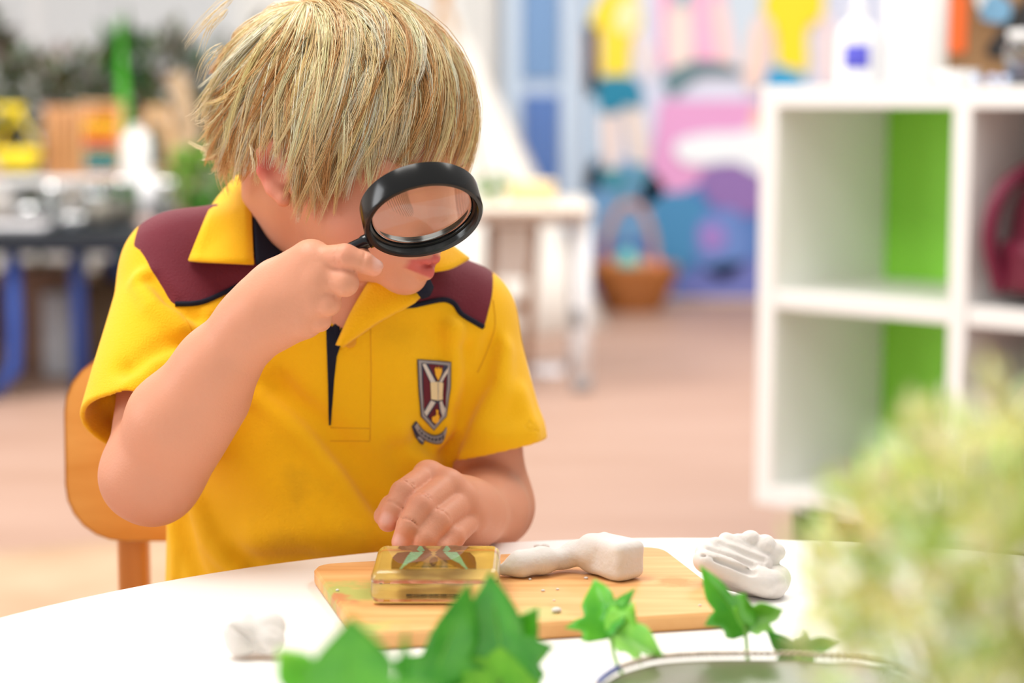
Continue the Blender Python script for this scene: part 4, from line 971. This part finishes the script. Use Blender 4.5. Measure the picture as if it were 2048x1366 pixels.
# nails
def nail(a, b, t, up, r): 
    a, b = np.array(a), np.array(b); d = unit(b-a); u = np.array(up, float); u = unit(u-d*(u@d)); w = np.cross(d, u)
    bd.ell(a+(b-a)*t+u*r*.72, (r*.95, r*.68, r*.34), np.stack([d, w, u], 1), .0006)
    return a+(b-a)*t+u*r*.72
NL = [nail(P(788, 1020, 1.402), P(776, 1043, 1.399), .95, (-.2, -1, .15), .0070), nail(P(818, 1052, 1.388), P(804, 1084, 1.388), .9, (-.4, -1, .1), .0070),
      nail(P(728, 525, 1.358), P(747, 535, 1.360), 1.0, (.55, -.5, .7), .0062)]
def crease(a, b, t, r, up, n=1, sp=.0022):
    a, b = np.array(a), np.array(b); d = unit(b-a); u = np.array(up, float); u = unit(u-d*(u@d)); w = np.cross(d, u); c = a+(b-a)*t
    for i in range(n):
        o_ = c+d*(i-(n-1)/2)*sp
        for k in range(-2, 3): 
            a0, a1 = (k-.5)*.42, (k+.5)*.42
            bd.cap(o_+r*(math.cos(a0)*u+math.sin(a0)*w), o_+r*(math.cos(a1)*u+math.sin(a1)*w), .00045, None, .0014, '-')
crease(mR[0], P(690, 514, 1.358), .98, .0092, (0, -1, .3), 2, .003); crease(P(690, 514, 1.358), P(728, 525, 1.358), .95, .0076, (0, -1, .3))
crease(mL[0], P(808, 985, 1.412), .98, .0092, (-.3, -1, .5), 2, .003); crease(P(808, 985, 1.412), P(788, 1020, 1.402), .95, .0086, (-.4, -1, .2))
crease(mL[1], P(842, 1012, 1.398), .98, .0092, (-.3, -1, .5), 2, .003); crease(P(842, 1012, 1.398), P(818, 1052, 1.388), .95, .0085, (-.4, -1, .2)); crease(mL[2], P(876, 1043, 1.397), .98, .0088, (-.3, -1, .5))
v_, q_ = nets(bd, (-.36, 1.25, .0), (.06, 1.72, 1.0), .0015, 1)
# skin colour that belongs to the skin: lips, ears, cheeks, finger tips
SK = np.array(lin((217, 151, 121))); c_ = np.tile(SK, (len(v_), 1))
def tint(pts, rad, col, amt):
    for p in pts:
        d = np.linalg.norm(v_-p, axis=1)/rad; w = (amt*np.clip(1.25-d, 0, 1).clip(0, 1)**1)[:, None]; c_[:] = c_*(1-w)+np.array(lin(col))*w
lv = HL(v_)
tint([H(s*.038, -.07, -.06) for s in (-1, 1)], .03, (238, 158, 142), .45)
tint([H(s*.078, .015, -.045) for s in (-1, 1)], .03, (236, 138, 122), .6); tint([H(s*.079, .009, -.036) for s in (-1, 1)], .010, (186, 62, 52), .75)
tint([H(0, -.10, -.056)], .014, (236, 156, 138), .5)
tint(mR+mL, .010, (236, 160, 136), .35)
tint([P(747, 535, 1.36), P(690, 514, 1.358), P(776, 1043, 1.399), P(804, 1084, 1.388), P(842, 1012, 1.398), P(838, 1105, 1.387), elR], .011, (234, 152, 132), .4)
for n_ in NL: tint([n_], .0055, (244, 196, 186), .8)
lipw = np.clip((1.15-np.maximum(np.abs(lv[:, 0])/.0185, np.maximum(np.abs(lv[:, 2]+.0818)/(.0088-.0055*np.minimum(1, np.abs(lv[:, 0])/.019)), 0))*1.0)/.25, 0, 1)*(lv[:, 1] < -.082)
c_ = c_*(1-.85*lipw[:, None])+np.array(lin((198, 84, 84)))*.85*lipw[:, None]
M_skin = mat('skin', (238, 186, 158), .48, attr='tint', sss=.18, bump=.12, bscale=500, spec=.35)
mk('body', (v_, q_), M_skin, kid, colors=c_)
# eyes behind the lids, lashes
for s in (-1, 1):
    ls = B()
    for k in range(12):
        a = (k/11-.5)*1.7; p0 = H(s*.030+.012*math.sin(a), -.0735-.0125*math.cos(a)*.96, -.0355-.003*math.cos(a)); p1 = p0+RH@np.array([.003*math.sin(a), -.0055, -.0035])
        ls.tube([p0, p1], [.00025, .0001], 4)
    mk('eyelashes', ls, mat('lash', (120, 90, 60), .6), kid)
    br_ = B(); rr = np.random.default_rng(3)
    for k in range(60):
        t = k/59; p0 = H(s*(.014+.032*t), -.0935+.018*t*t, -.009+.003*math.sin(3*t)); br_.tube([p0, p0+RH@np.array([s*.006, -.0005, .0015])+rr.normal(size=3)*.0006], [.0003, .0001], 4)
    mk('eyebrow', br_, mat('brow_hair', (190, 150, 100), .6), kid)

# ---- shirt
zs = np.array([.38, .42, .48, .54, .60, .66, .70, .73, .752, .765]); A_ = np.array([.128, .128, .1245, .1225, .123, .124, .117, .092, .06, .03]); B_ = np.array([.104, .104, .100, .097, .093, .087, .076, .062, .045, .025])
CX = np.array([-.158, -.158, -.158, -.158, -.157, -.152, -.150, -.152, -.155, -.157]); CY = np.array([1.60, 1.60, 1.598, 1.594, 1.588, 1.582, 1.578, 1.575, 1.575, 1.575])
zf = np.linspace(.36, .78, 120)
def sm(a):
    y = np.interp(zf, zs, a); k = np.hanning(15); k /= k.sum(); return np.convolve(np.pad(y, 7, 'edge'), k, 'valid')
Af, Bf, CXf, CYf = sm(A_), sm(B_), sm(CX), sm(CY)
srA, srB = P(365, 545, 1.56), P(284, 852, 1.462); slA, slB = P(915, 642, 1.585), P(1000, 898, 1.562)
dR = unit(srB-srA+np.array([0, 0, -.01])); dL = unit(slB-slA+np.array([.045, 0, 0])); dL = unit(np.array([.22, -.10, -1]))
def torso(Q):
    z = np.clip(Q[:, 2], zf[0], zf[-1]); a = np.interp(z, zf, Af); b = np.interp(z, zf, Bf)
    r = np.sqrt(((Q[:, 0]-np.interp(z, zf, CXf))/a)**2+((Q[:, 1]-np.interp(z, zf, CYf))/b)**2)
    d = (r-1)*np.minimum(a, b)
    d = smax(d, .415-Q[:, 2], .004); d = smax(d, Q[:, 2]-.775, .01)
    d = smin(d, seg_d(Q, P(560, 500, 1.57), srA, .048, .0455), .03); d = smin(d, seg_d(Q, P(660, 540, 1.575), slA, .048, .0455), .03)
    return d
neckA, neckB = P(603, 560, 1.57), P(640, 360, 1.53)
def sleeve(Q, a, b, d, r0, r1, s=0):
    e = b+d*.05; L0 = np.linalg.norm(b-a); re = r1+(r1-r0)*.05/L0
    o = seg_d(Q, a, e, r0, re); pl = (Q-b)@d
    ab = e-a; t = np.clip(((Q-a)@ab)/(ab@ab), .6, 1.4); w = Q-a-t[:, None]*ab; cav = np.sqrt((w*w).sum(1))-(r0+(re-r0)*t-.0042)
    return smax(smax(o-s, pl, .002), -(cav-s), .0015)
def shirt0(Q, s=0):
    d = torso(Q)-s
    d = smin(d, sleeve(Q, srA, srB, dR, .0455, .0475, s), .016)
    d = smin(d, sleeve(Q, slA, slB, dL, .0455, .0420, s), .010)
    nk = seg_d(Q, neckA, neckB, .047, .06); nk = smin(nk, seg_d(Q, P(650, 540, 1.545), P(708, 602, 1.478), .036, .016), .01)
    return smax(d, -nk, .003)
folds = []                                # (points on the cloth, height, width)
def fold(pts, h, w):
    q = [march(shirt0, x, y) for x, y in pts]; c = sum(q)/len(q); folds.append((q, h, w, c, max(np.linalg.norm(p-c) for p in q)+2.6*w))
fold([(520, 800), (600, 865), (668, 940), (730, 1035), (775, 1088)], .0058, .007); fold([(470, 900), (560, 980), (640, 1050), (700, 1090)], .0055, .034); fold([(560, 780), (640, 850), (705, 930), (765, 1030)], -.0062, .011)
fold([(395, 1010), (420, 1080), (470, 1140)], .0055, .009); fold([(365, 1040), (385, 1120), (400, 1160)], -.0045, .008); fold([(345, 1050), (352, 1100), (352, 1150)], .003, .007)
fold([(520, 1080), (620, 1062), (720, 1080)], .004, .016); fold([(480, 1130), (600, 1120), (740, 1125)], -.004, .015)
fold([(906, 660), (912, 740), (905, 830), (885, 880)], .006, .008); fold([(925, 700), (930, 780), (918, 850), (905, 930)], -.0035, .009)
fold([(800, 900), (840, 880), (890, 890)], -.003, .010); fold([(800, 860), (815, 900), (850, 930)], .003, .010)
fold([(985, 690), (965, 760), (925, 830)], -.0055, .008); fold([(1005, 700), (1000, 780), (960, 850)], .0045, .010); fold([(930, 915), (985, 875), (1060, 868)], .004, .010); fold([(1040, 790), (1060, 850), (1080, 890)], .003, .010)
fold([(390, 640), (340, 600), (300, 565)], -.0055, .008); fold([(410, 670), (360, 655), (310, 610), (285, 560)], .0055, .009); fold([(390, 690), (330, 700), (270, 740), (225, 800)], -.0036, .010); fold([(370, 712), (310, 730), (262, 775), (235, 830)], .0042, .010)
fold([(730, 640), (640, 760), (560, 850)], .0025, .02); fold([(440, 620), (400, 640), (372, 620)], .003, .008)
fold([(770, 640), (840, 650), (890, 690)], -.002, .014); fold([(690, 900), (760, 940), (800, 960)], -.002, .014)
def fdist(Q, pts):
    d = np.full(len(Q), 9.)
    for a, b in zip(pts[:-1], pts[1:]): d = np.minimum(d, seg_d(Q, a, b, 0, 0))
    return d
def shirt(Q):
    s = np.zeros(len(Q))
    for pts, h, w, c, R in folds:
        near = ((Q-c)**2).sum(1) < R*R
        if near.any(): s[near] += h*np.exp(-(fdist(Q[near], pts)/w)**2)
    wr = np.clip((.74-Q[:, 2])/.1, 0, 1)
    return shirt0(Q, s*1.9+.0008*vnoise(Q, 55, 21)*wr)
SH = .0017
v_, q_ = nets(shirt, (-.36, 1.38, .40), (.08, 1.70, .80), SH, 2)
from mathutils.bvhtree import BVHTree
shirt_tree = BVHTree.FromPolygons(v_.tolist(), q_.tolist())
def hit(px, py):
    d = unit(ray(px, py)); r = shirt_tree.ray_cast(Vector(CAM+d*1.2), Vector(d))
    return (None, None) if r[0] is None else (np.array(r[0]), np.array(r[1]))
def march_s(px, py):
    q, n = hit(px, py)
    return CAM+ray(px, py)*(1.9/ray(px, py)[1]) if q is None else q
# yoke region in the x-z plane of the cloth
yk_px = [(268, 492), (283, 505), (300, 535), (325, 575), (350, 609), (400, 606), (440, 590), (480, 570), (560, 565), (660, 585), (760, 604), (830, 610), (868, 602), (890, 600), (908, 608), (922, 628), (945, 642), (966, 654), (976, 625), (984, 590), (986, 560), (990, 540)]
yk = [march_s(x, y) for x, y in yk_px]; yk = [p for p in yk if p[1] < 1.75]
ykc = np.array(catmull(yk, 4)); by = ykc[:, [0, 2]]
poly = np.vstack([by, [[by[-1, 0], .95], [by[0, 0], .95]]])
def inpoly(p, poly):
    r = np.zeros(len(p), bool); n = len(poly); j = n-1
    for i in range(n):
        a, b = poly[i], poly[j]
        x = ((a[1] > p[:, 1]) != (b[1] > p[:, 1])) & (p[:, 0] < (b[0]-a[0])*(p[:, 1]-a[1])/(b[1]-a[1]+1e-12)+a[0]); r ^= x; j = i
    return r
xz = v_[:, [0, 2]]; best = np.full(len(v_), 9.); tgt = xz.copy()
for a, b in zip(by[:-1], by[1:]):
    ab = b-a; t = np.clip(((xz-a)@ab)/(ab@ab+1e-12), 0, 1); q = a+t[:, None]*ab; d = np.linalg.norm(xz-q, axis=1); m_ = d < best; best[m_] = d[m_]; tgt[m_] = q[m_]
m_ = best < SH*.62; v_[m_, 0] = tgt[m_, 0]; v_[m_, 2] = tgt[m_, 1]
cen = v_[q_].mean(1); isy = inpoly(cen[:, [0, 2]], poly)
M_yellow = mat('yellow_pique', (255, 192, 6), .75, var=.03, scale=9, bump=.5, bscale=900, sheen=.15, spec=.25)
M_maroon = mat('maroon_pique', (112, 36, 50), .75, var=.06, scale=20, bump=.5, bscale=900, sheen=.1, spec=.25)
M_navy = mat('navy_cloth', (26, 28, 44), .8, var=.1, scale=40, bump=.4, bscale=900, spec=.25)
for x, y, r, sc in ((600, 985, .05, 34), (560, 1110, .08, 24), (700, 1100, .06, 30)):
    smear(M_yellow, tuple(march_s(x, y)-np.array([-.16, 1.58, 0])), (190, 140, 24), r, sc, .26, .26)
def sub(v, q):
    u, inv = np.unique(q.ravel(), return_inverse=True); return v[u], inv.reshape(q.shape)
sh = mk('polo_shirt', sub(v_, q_[~isy]), M_yellow, kid)
mk('yoke', sub(v_, q_[isy]), M_maroon, sh)
def on_shirt(px, py, lift=.001): 
    q, n = hit(px, py); return march_s(px, py) if q is None else q+n*lift
def pipe(pts, r, m, name, lift=.0006, n=6):
    pp = catmull([np.array([x, y, 0.]) for x, y in pts], n); w = [on_shirt(a[0], a[1], lift) for a in pp]; return mk(name, B().tube(w, r, 8), m, sh)
pipe([(350, 609), (400, 606), (440, 590), (480, 570)], .0021, M_navy, 'piping'); pipe([(800, 612), (830, 610), (868, 602), (890, 600), (908, 608), (922, 628), (945, 642), (966, 654)], .0021, M_navy, 'piping')
M_seam = mat('seam_yellow', (230, 166, 8), .8)
pipe([(741, 655), (742, 760), (740, 880)], .0005, M_seam, 'seam', 0); pipe([(661, 855), (740, 857)], .0005, M_seam, 'seam', 0); pipe([(660, 882), (740, 882)], .0005, M_seam, 'seam', 0)
pipe([(352, 612), (375, 645), (392, 676)], .0006, M_seam, 'seam', 0); pipe([(986, 600), (990, 650), (975, 700), (955, 745)], .0006, M_seam, 'seam', 0)
def drape(pts, lift, m, name, par=None, rings=4, sub_=4, thick=.0005):
    pts = [np.array(p, float) for p in pts]; n = len(pts); ed = []
    for i in range(n): ed += [pts[i]+(pts[(i+1) % n]-pts[i])*k/sub_ for k in range(sub_)]
    c = sum(ed)/len(ed); N = len(ed); V = []
    for j in range(rings): V += [on_shirt(*(c+(p-c)*(1-j/rings)), lift) for p in ed]
    V.append(on_shirt(*c, lift)); Fq = [(j*N+k, j*N+(k+1) % N, (j+1)*N+(k+1) % N, (j+1)*N+k) for j in range(rings-1) for k in range(N)]+[((rings-1)*N+k, (rings-1)*N+(k+1) % N, rings*N) for k in range(N)]
    return mk(name, (np.array(V), Fq), m, par or sh)
drape([(652, 640), (690, 606), (704, 628), (676, 692), (668, 760), (662, 850), (658, 850), (655, 740)], .0009, M_navy, 'placket_lining')
b0 = on_shirt(700, 684, .001); nb = hit(700, 684)[1]
bt = mk('button', B().lathe(b0, [(0, -.001), (.0042, -.001), (.0046, .0004), (.004, .0012), (.003, .0009), (0, .0009)], 20, axis=nb), mat('button_amber', (232, 160, 20), .35), sh)
# collar
def gridpatch(c0, c1, nu=7, nv=10, bulge=.004, lift=.004, clampto=None):
    g = []
    for u in np.linspace(0, 1, nu):
        row = []
        for a, b in zip(c0, c1):
            px = a[0]*(1-u)+b[0]*u; py = a[1]*(1-u)+b[1]*u; Y = a[2]*(1-u)+b[2]*u-bulge*math.sin(math.pi*u)
            if lift is not None:
                q = march_s(px, py); Y = min(Y, q[1]-lift) if q[1] < 1.8 else Y
            row.append(P(px, py, Y))
        g.append(row)
    return g
def cm(pts, n=4): return catmull([np.array(p, float) for p in pts], n)
co = gridpatch(cm([(486, 346, 1.585), (500, 390, 1.548), (504, 455, 1.522), (508, 527, 1.502)]), cm([(470, 352, 1.60), (424, 408, 1.570), (398, 465, 1.536), (376, 520, 1.508)]), bulge=.006)
mk('collar_leaf', B().patch(co, .0022), M_yellow, sh)
mk('collar_lining', B().patch(gridpatch(cm([(500, 372, 1.556), (504, 400, 1.548), (507, 455, 1.524), (511, 530, 1.504)]), cm([(505, 376, 1.562), (524, 420, 1.545), (550, 478, 1.528), (575, 530, 1.512)]), bulge=0, lift=None), .002), M_navy, sh)
mk('collar_leaf', B().patch(gridpatch(cm([(835, 520, 1.520), (850, 492, 1.535), (885, 474, 1.56)]), cm([(846, 548, 1.512), (900, 537, 1.522), (940, 516, 1.545)]), bulge=.004, lift=.004), .0022), M_yellow, sh)
mk('collar_lining', B().patch(gridpatch(cm([(810, 556, 1.496), (830, 540, 1.500), (848, 531, 1.508)]), cm([(844, 599, 1.490), (860, 592, 1.492), (868, 574, 1.498)]), bulge=.008, lift=.005), .003), M_navy, sh)
mk('lapel', B().patch(gridpatch(cm([(752, 545, 1.505), (722, 592, 1.496), (698, 636, 1.490), (676, 692, 1.488)]), cm([(812, 556, 1.502), (841, 594, 1.498), (760, 640, 1.492), (684, 690, 1.489)]), bulge=.004, lift=.0028), .0022), M_yellow, sh)
csC = P(598, 505, 1.578)
g = [[csC+[(.056-.006*u)*math.cos(w), (.050-.006*u)*math.sin(w), -.012+.052*u] for w in np.linspace(math.radians(-25), math.radians(205), 26)] for u in np.linspace(0, 1, 5)]
mk('collar_stand', B().patch(g, .002), M_navy, sh)
# crest
c6 = lambda L: [(720+x*.3147, 680+y*.3147) for x, y in L]
M_cw = mat('thread_white', (222, 214, 204), .7, bump=.5, bscale=1500); M_cn = mat('thread_navy', (58, 60, 84), .7); M_cm = mat('thread_maroon', (104, 24, 40), .7, bump=.5, bscale=1500); M_cg = mat('thread_gold', (240, 176, 30), .6); M_cc = mat('thread_cream', (238, 216, 168), .7, bump=.4, bscale=1500); M_cgr = mat('thread_grey', (172, 166, 166), .7, bump=.6, bscale=1500)
cr = drape(c6([(360, 122), (580, 138), (578, 300), (550, 485), (470, 574), (383, 485), (368, 300)]), .0010, M_cn, 'crest')
drape(c6([(366, 128), (575, 144), (572, 300), (546, 482), (470, 565), (389, 482), (374, 300)]), .0014, M_cgr, 'crest_border', cr)
drape(c6([(384, 146), (560, 160), (558, 300), (534, 470), (472, 542), (404, 472), (390, 300)]), .0018, M_cn, 'crest_field_edge', cr)
for pl in ([(425, 152), (535, 160), (484, 262)], [(394, 180), (438, 275), (440, 370), (396, 440)], [(556, 195), (528, 275), (526, 370), (548, 430)], [(424, 482), (484, 392), (518, 488), (474, 534)]):
    drape(c6(pl), .0022, M_cm, 'crest_field', cr, 3, 3)
for pl in ([(386, 150), (408, 150), (470, 262), (440, 268)], [(566, 168), (562, 205), (520, 268), (500, 258)], [(440, 380), (470, 392), (412, 480), (398, 455)], [(500, 390), (524, 380), (546, 440), (528, 488)]):
    drape(c6(pl), .0024, M_cw, 'crest_cross_arm', cr, 3, 3)
bk_ = drape(c6([(436, 266), (486, 260), (534, 268), (530, 374), (486, 380), (440, 372)]), .0027, M_cc, 'crest_book', cr)
drape(c6([(483, 264), (489, 264), (488, 378), (484, 378)]), .003, M_cgr, 'book_spine', bk_, 2, 4)
drape(c6([(462, 182), (472, 168), (480, 184), (492, 164), (502, 184), (514, 170), (522, 186), (508, 222), (488, 254), (470, 222)]), .0027, M_cg, 'crest_flame', cr, 3, 2)
drape(c6([(472, 438), (490, 438), (488, 466), (506, 480), (500, 514), (472, 526), (446, 506), (446, 484), (470, 476), (480, 458)]), .0027, M_cg, 'crest_swan', cr, 3, 2)
sc_out = [(350, 514), (330, 545), (360, 600), (420, 640), (480, 660), (520, 650), (545, 590), (546, 545), (520, 585), (480, 600), (440, 592), (390, 560)]
drape(c6([(352, 512), (324, 548), (345, 610), (372, 598), (400, 580)]), .0010, M_cn, 'crest_scroll_edge', cr, 3, 3)
def strip(pts0, pts1, lift, m, name, par):
    g = [[on_shirt(*(np.array(a)*(1-u)+np.array(b)*u), lift) for u in np.linspace(0, 1, 5)] for a, b in zip(pts0, pts1)]; return mk(name, B().patch(g), m, par)
top = [np.array(p) for p in c6([(358, 520), (395, 562), (440, 592), (485, 602), (525, 582), (548, 545)])]; bot = [np.array(p) for p in c6([(332, 552), (365, 600), (415, 640), (475, 658), (520, 650), (546, 590)])]
T_, Bo = catmull([np.append(p, 0) for p in top], 4), catmull([np.append(p, 0) for p in bot], 4); T_ = [p[:2] for p in T_]; Bo = [p[:2] for p in Bo]
strip(T_, Bo, .0011, M_cn, 'crest_scroll_edge', cr); scr = strip([t*.86+b*.14 for t, b in zip(T_, Bo)], [t*.14+b*.86 for t, b in zip(T_, Bo)], .0015, M_cgr, 'crest_scroll', cr)
drape(c6([(345, 612), (372, 600), (408, 632), (396, 668), (378, 660)]), .0010, M_cn, 'crest_scroll_edge', cr, 3, 3); drape(c6([(354, 616), (372, 608), (398, 634), (390, 656)]), .0015, M_cgr, 'crest_scroll_end', cr, 3, 3)
for i in range(3, len(T_)-3):                 # unreadable stitched motto
    a = T_[i]*.68+Bo[i]*.32; b = T_[i]*.34+Bo[i]*.66; mk('motto_stitch', B().tube([on_shirt(*a, .0019), on_shirt(*((a+b)/2+[1.2*(-1)**i, 0]), .0019), on_shirt(*b, .0019)], .0004, 4), M_cn, scr)
# shorts
sf = Field(); sf.cap((-.215, 1.60, .365), (-.105, 1.60, .365), .074, None, .03).cap((-.16, 1.60, .37), (-.16, 1.60, .44), .08, None, .03)
for s, x in ((-1, -.215), (1, -.105)): sf.cap((x, 1.58, .357), (x+s*.017, 1.44, .348), .064, .056, .02)
mk('shorts', nets(lambda Q: np.maximum(np.maximum(sf(Q), 1.455-Q[:, 1]), Q[:, 2]-.45), (-.34, 1.42, .27), (.02, 1.70, .46), .004, 2), M_navy, kid)

# ---- magnifying glass
nL = unit(.788*np.array([.27, 0, -.963])+.616*np.array([0, -1, 0.05])); Lc = P(843, 421, 1.372)
mg = thing('magnifying_glass', 'round black rimmed magnifying glass held before the child\'s face', 'magnifying glass', Lc)
R0 = .0418; hh = .0095
mk('rim', B().lathe(Lc, [(R0-.0045, -hh), (R0-.001, -hh), (R0, -hh+.001), (R0, hh-.002), (R0-.0012, hh), (R0-.0035, hh), (R0-.0045, hh-.001), (R0-.0045, .0035), (R0-.006, .003), (R0-.006, -.003), (R0-.0045, -.0035), (R0-.0045, -hh)], 96, axis=nL, cap=False), mat('black_gloss', (8, 8, 9), .2, spec=.5), mg, auto=35)
prof = []; rl = R0-.0055
for t in np.linspace(0, 1, 14): prof.append((rl*t, -.0022-.0016*(1-t*t)+.0012))
for t in np.linspace(1, 0, 14): prof.append((rl*t, .0022+.0016*(1-t*t)-.0012))
mk('lens', B().lathe(Lc, prof, 72, axis=nL), mat('lens_glass', (250, 252, 250), .0, trans=1, ior=1.46), mg)
at = P(738, 480, 1.388); hd = unit(P(600, 545, 1.386)-at); cdir = unit(at-Lc)
mk('handle', B().tube([at-hd*.004, at+hd*.004, at+hd*.006, at+hd*.03, at+hd*.06, at+hd*.085], [.0052, .0052, .0044, .0044, .0062, .006], 18), mat('handle_black', (18, 20, 28), .2, spec=.6), mg)
mk('ferrule', B().tube([at-hd*.006, at+hd*.001], [.0062, .006], 18), mat('black_gloss', (14, 14, 16), .16), mg)

# ---- hair: locks of fine strands growing from the crown
wz = unit(np.array([-.30, .42, .85])); e1 = unit(np.cross(wz, [0, 0, 1])); e1 = unit(np.array([0, -1, 0])-wz*np.dot([0, -1, 0], wz)); e2 = np.cross(wz, e1)
def hair_r(u, off):                       # surface the hair lies on, in head space; hangs straighter below the widest line
    az = np.where(u[..., 2] > 0, .086, .125); a = np.stack([np.full(az.shape, .0765), np.where(u[..., 1] > 0, .096, .0945), az], -1)+off[..., None]
    r = 1/np.sqrt(((u/a)**2).sum(-1)); p = u*r[..., None]
    return p+np.array([0, .006, 0])
def hem(al):                              # lower end of the hair by direction round the head (0 = face, pi = nape)
    return np.interp(np.abs(al), [0, .35, .8, 1.1, 1.26, 1.42, 1.8, 2.2, 3.2], [-.016, -.020, -.034, -.060, -.077, -.034, -.040, -.062, -.072])
rg = np.random.default_rng(5)
NLK, NST, NSEG = 900, 26, 9
V = []; Q4 = []; CC = []; pal = [lin(c) for c in ((255, 236, 196), (255, 228, 178), (255, 218, 160), (255, 244, 220), (242, 196, 136), (255, 233, 188), (255, 223, 170), (212, 160, 100))]
tt = np.linspace(0, 1, NSEG)
def strands(guide, lay, jit, n, tipconv, c0, frizz):
    global V
    out = []
    for k in range(n):
        off = rg.normal(size=3)*jit
        w = (1-(1-tipconv)*tt**1.5)*np.minimum(1, .35+tt*3)
        fr = 1-.4*rg.uniform()**2; gs = np.stack([np.interp(tt*fr, tt, guide[:, i]) for i in range(3)], 1)
        g = gs+off*w[:, None]+(np.cumsum(rg.normal(size=(NSEG, 3)), 0)*frizz)
        out.append(g)
    return out
count = 0
def emit(lines, cols, r0):
    global count
    for g, c in zip(lines, cols):
        t = np.gradient(g, axis=0); t /= np.linalg.norm(t, axis=1, keepdims=True)+1e-9
        a = np.cross(t, [.3, .5, .8]); a /= np.linalg.norm(a, axis=1, keepdims=True)+1e-9; b = np.cross(t, a)
        rr = r0*np.where(tt < .6, 1, 1-(tt-.6)/.4*.75)*np.minimum(1, .5+tt*4)
        ring = np.stack([g+rr[:, None]*(math.cos(w)*a+math.sin(w)*b) for w in (0, 2.094, 4.189)], 1).reshape(-1, 3)
        V.append(ring); CC.append(np.tile(c, (len(ring), 1)))
        i = np.arange(NSEG-1)[:, None]*3+count; k = np.arange(3)[None]; k2 = (k+1) % 3
        Q4.append(np.stack([i+k, i+k2, i+3+k2, i+3+k], -1).reshape(-1, 4)); count += NSEG*3
for L in range(NLK):
    ph = rg.uniform(-math.pi, math.pi); t0 = rg.uniform(0, 1)**.8*1.45 if L > 160 else rg.uniform(0, .5)
    lay = rg.uniform(0, 1); sw = rg.normal(-.62, .2)
    length = rg.uniform(.9, 1.5)
    ts = t0+np.linspace(0, 1, 60)*2.4
    phs = ph+sw*np.maximum(ts-t0, 0)**1.4
    u = np.cos(ts)[:, None]*wz+np.sin(ts)[:, None]*(np.cos(phs)[:, None]*e1+np.sin(phs)[:, None]*e2)
    rise = .002+.010*lay*np.sin(np.clip((ts-t0)/1.3, 0, 1)*math.pi/2+.15)
    p = hair_r(u, rise)
    al = np.arctan2(p[:, 0], -(p[:, 1])); hz_ = hem(al)+rg.normal()*.006+(.016*(1-lay) if rg.uniform() < .5 else 0)
    below = np.where(p[:, 2] < hz_)[0]; end = below[0] if len(below) else 59
    s = np.concatenate([[0], np.cumsum(np.linalg.norm(np.diff(p, axis=0), axis=1))]); smax_ = min(s[end], .085+.075*rg.uniform())
    if smax_ < .02: continue
    g = np.stack([np.interp(tt*smax_, s, p[:, k]) for k in range(3)], 1)
    if rg.uniform() < .12:                                  # flyaway lock at the back
        if g[-1, 1] > .03: g += (tt**2.2)[:, None]*np.array([rg.normal()*.006, .012, .012])*rg.uniform(.3, 1.3)
    if g[-1, 1] > .05: g += (tt**3)[:, None]*np.array([0, .016, .005])*rg.uniform(0, 1.5)
    guide = HC3+HS*(g@RH.T)
    base = np.array(pal[rg.integers(len(pal))])*rg.uniform(.95, 1.12)
    ls = strands(guide, lay, rg.uniform(.0016, .0034), NST, rg.uniform(.15, .6), base, .00018)
    emit(ls, [np.clip(base*rg.uniform(.88, 1.15), 0, 1) for _ in ls], .00026)
for pts, Y0, n_, jt in (([(470, -12), (428, 20), (390, 62), (368, 92)], 1.50, 16, .0022), ([(455, 20), (420, 55), (398, 112)], 1.49, 12, .0020), ([(430, 175), (408, 212), (384, 236)], 1.49, 14, .0022), ([(438, 215), (412, 243), (390, 248)], 1.49, 10, .0016),
                      ([(445, 90), (412, 120), (396, 165)], 1.49, 12, .0020), ([(446, 270), (420, 290), (408, 300)], 1.50, 10, .0016), ([(500, 290), (505, 330), (498, 352)], 1.44, 8, .0016)):
    gg = catmull([P(x, y, Y0) for x, y in pts], 8); gg = np.array(gg); gi = np.linspace(0, len(gg)-1, NSEG)
    guide = np.stack([np.interp(gi, np.arange(len(gg)), gg[:, i]) for i in range(3)], 1)
    ls = strands(guide, 0, jt, n_, .9, None, .0004); emit(ls, [np.array(pal[0])*rg.uniform(.8, 1) for _ in ls], .00022)
M_hair = mat('blond_hair', (226, 196, 144), .33, attr='tint', spec=.5)
nt = M_hair.node_tree; bs = nt.nodes['Principled BSDF']; tl = nt.nodes.new('ShaderNodeBsdfTranslucent'); mx = nt.nodes.new('ShaderNodeMixShader'); mx.inputs[0].default_value = .2
nt.links.new(bs.inputs['Base Color'].links[0].from_socket, tl.inputs[0]); nt.links.new(bs.outputs[0], mx.inputs[1]); nt.links.new(tl.outputs[0], mx.inputs[2]); nt.links.new(mx.outputs[0], nt.nodes['Material Output'].inputs[0])
hr = mk('hair', (np.concatenate(V), np.concatenate(Q4)), M_hair, kid, colors=np.concatenate(CC))
# dense under-layer
uu = []; Vc = []; 
for j in range(40):
    for i in range(72):
        al = -math.pi+2*math.pi*i/72; zz = j/39
        el = math.pi/2*(1-zz)+zz*(-.62)
        u = np.array([math.sin(al)*math.cos(el), -math.cos(al)*math.cos(el), math.sin(el)])
        q = hair_r(u[None], np.array([-.0015]))[0]; hz_ = hem(np.array([al]))[0]+.016
        if q[2] < hz_:
            q[2] = hz_+(q[2]-hz_)*.02; q[:2] *= .985
        Vc.append(q)
Fc = [(j*72+i, j*72+(i+1) % 72, (j+1)*72+(i+1) % 72, (j+1)*72+i) for j in range(39) for i in range(72)]
mk('under_hair', (HC3+HS*(np.array(Vc)@RH.T), Fc), mat('under_hair', (244, 214, 158), .55, var=.2, scale=120, stretch=(1, 1, .15), bump=.8, bscale=300), hr)
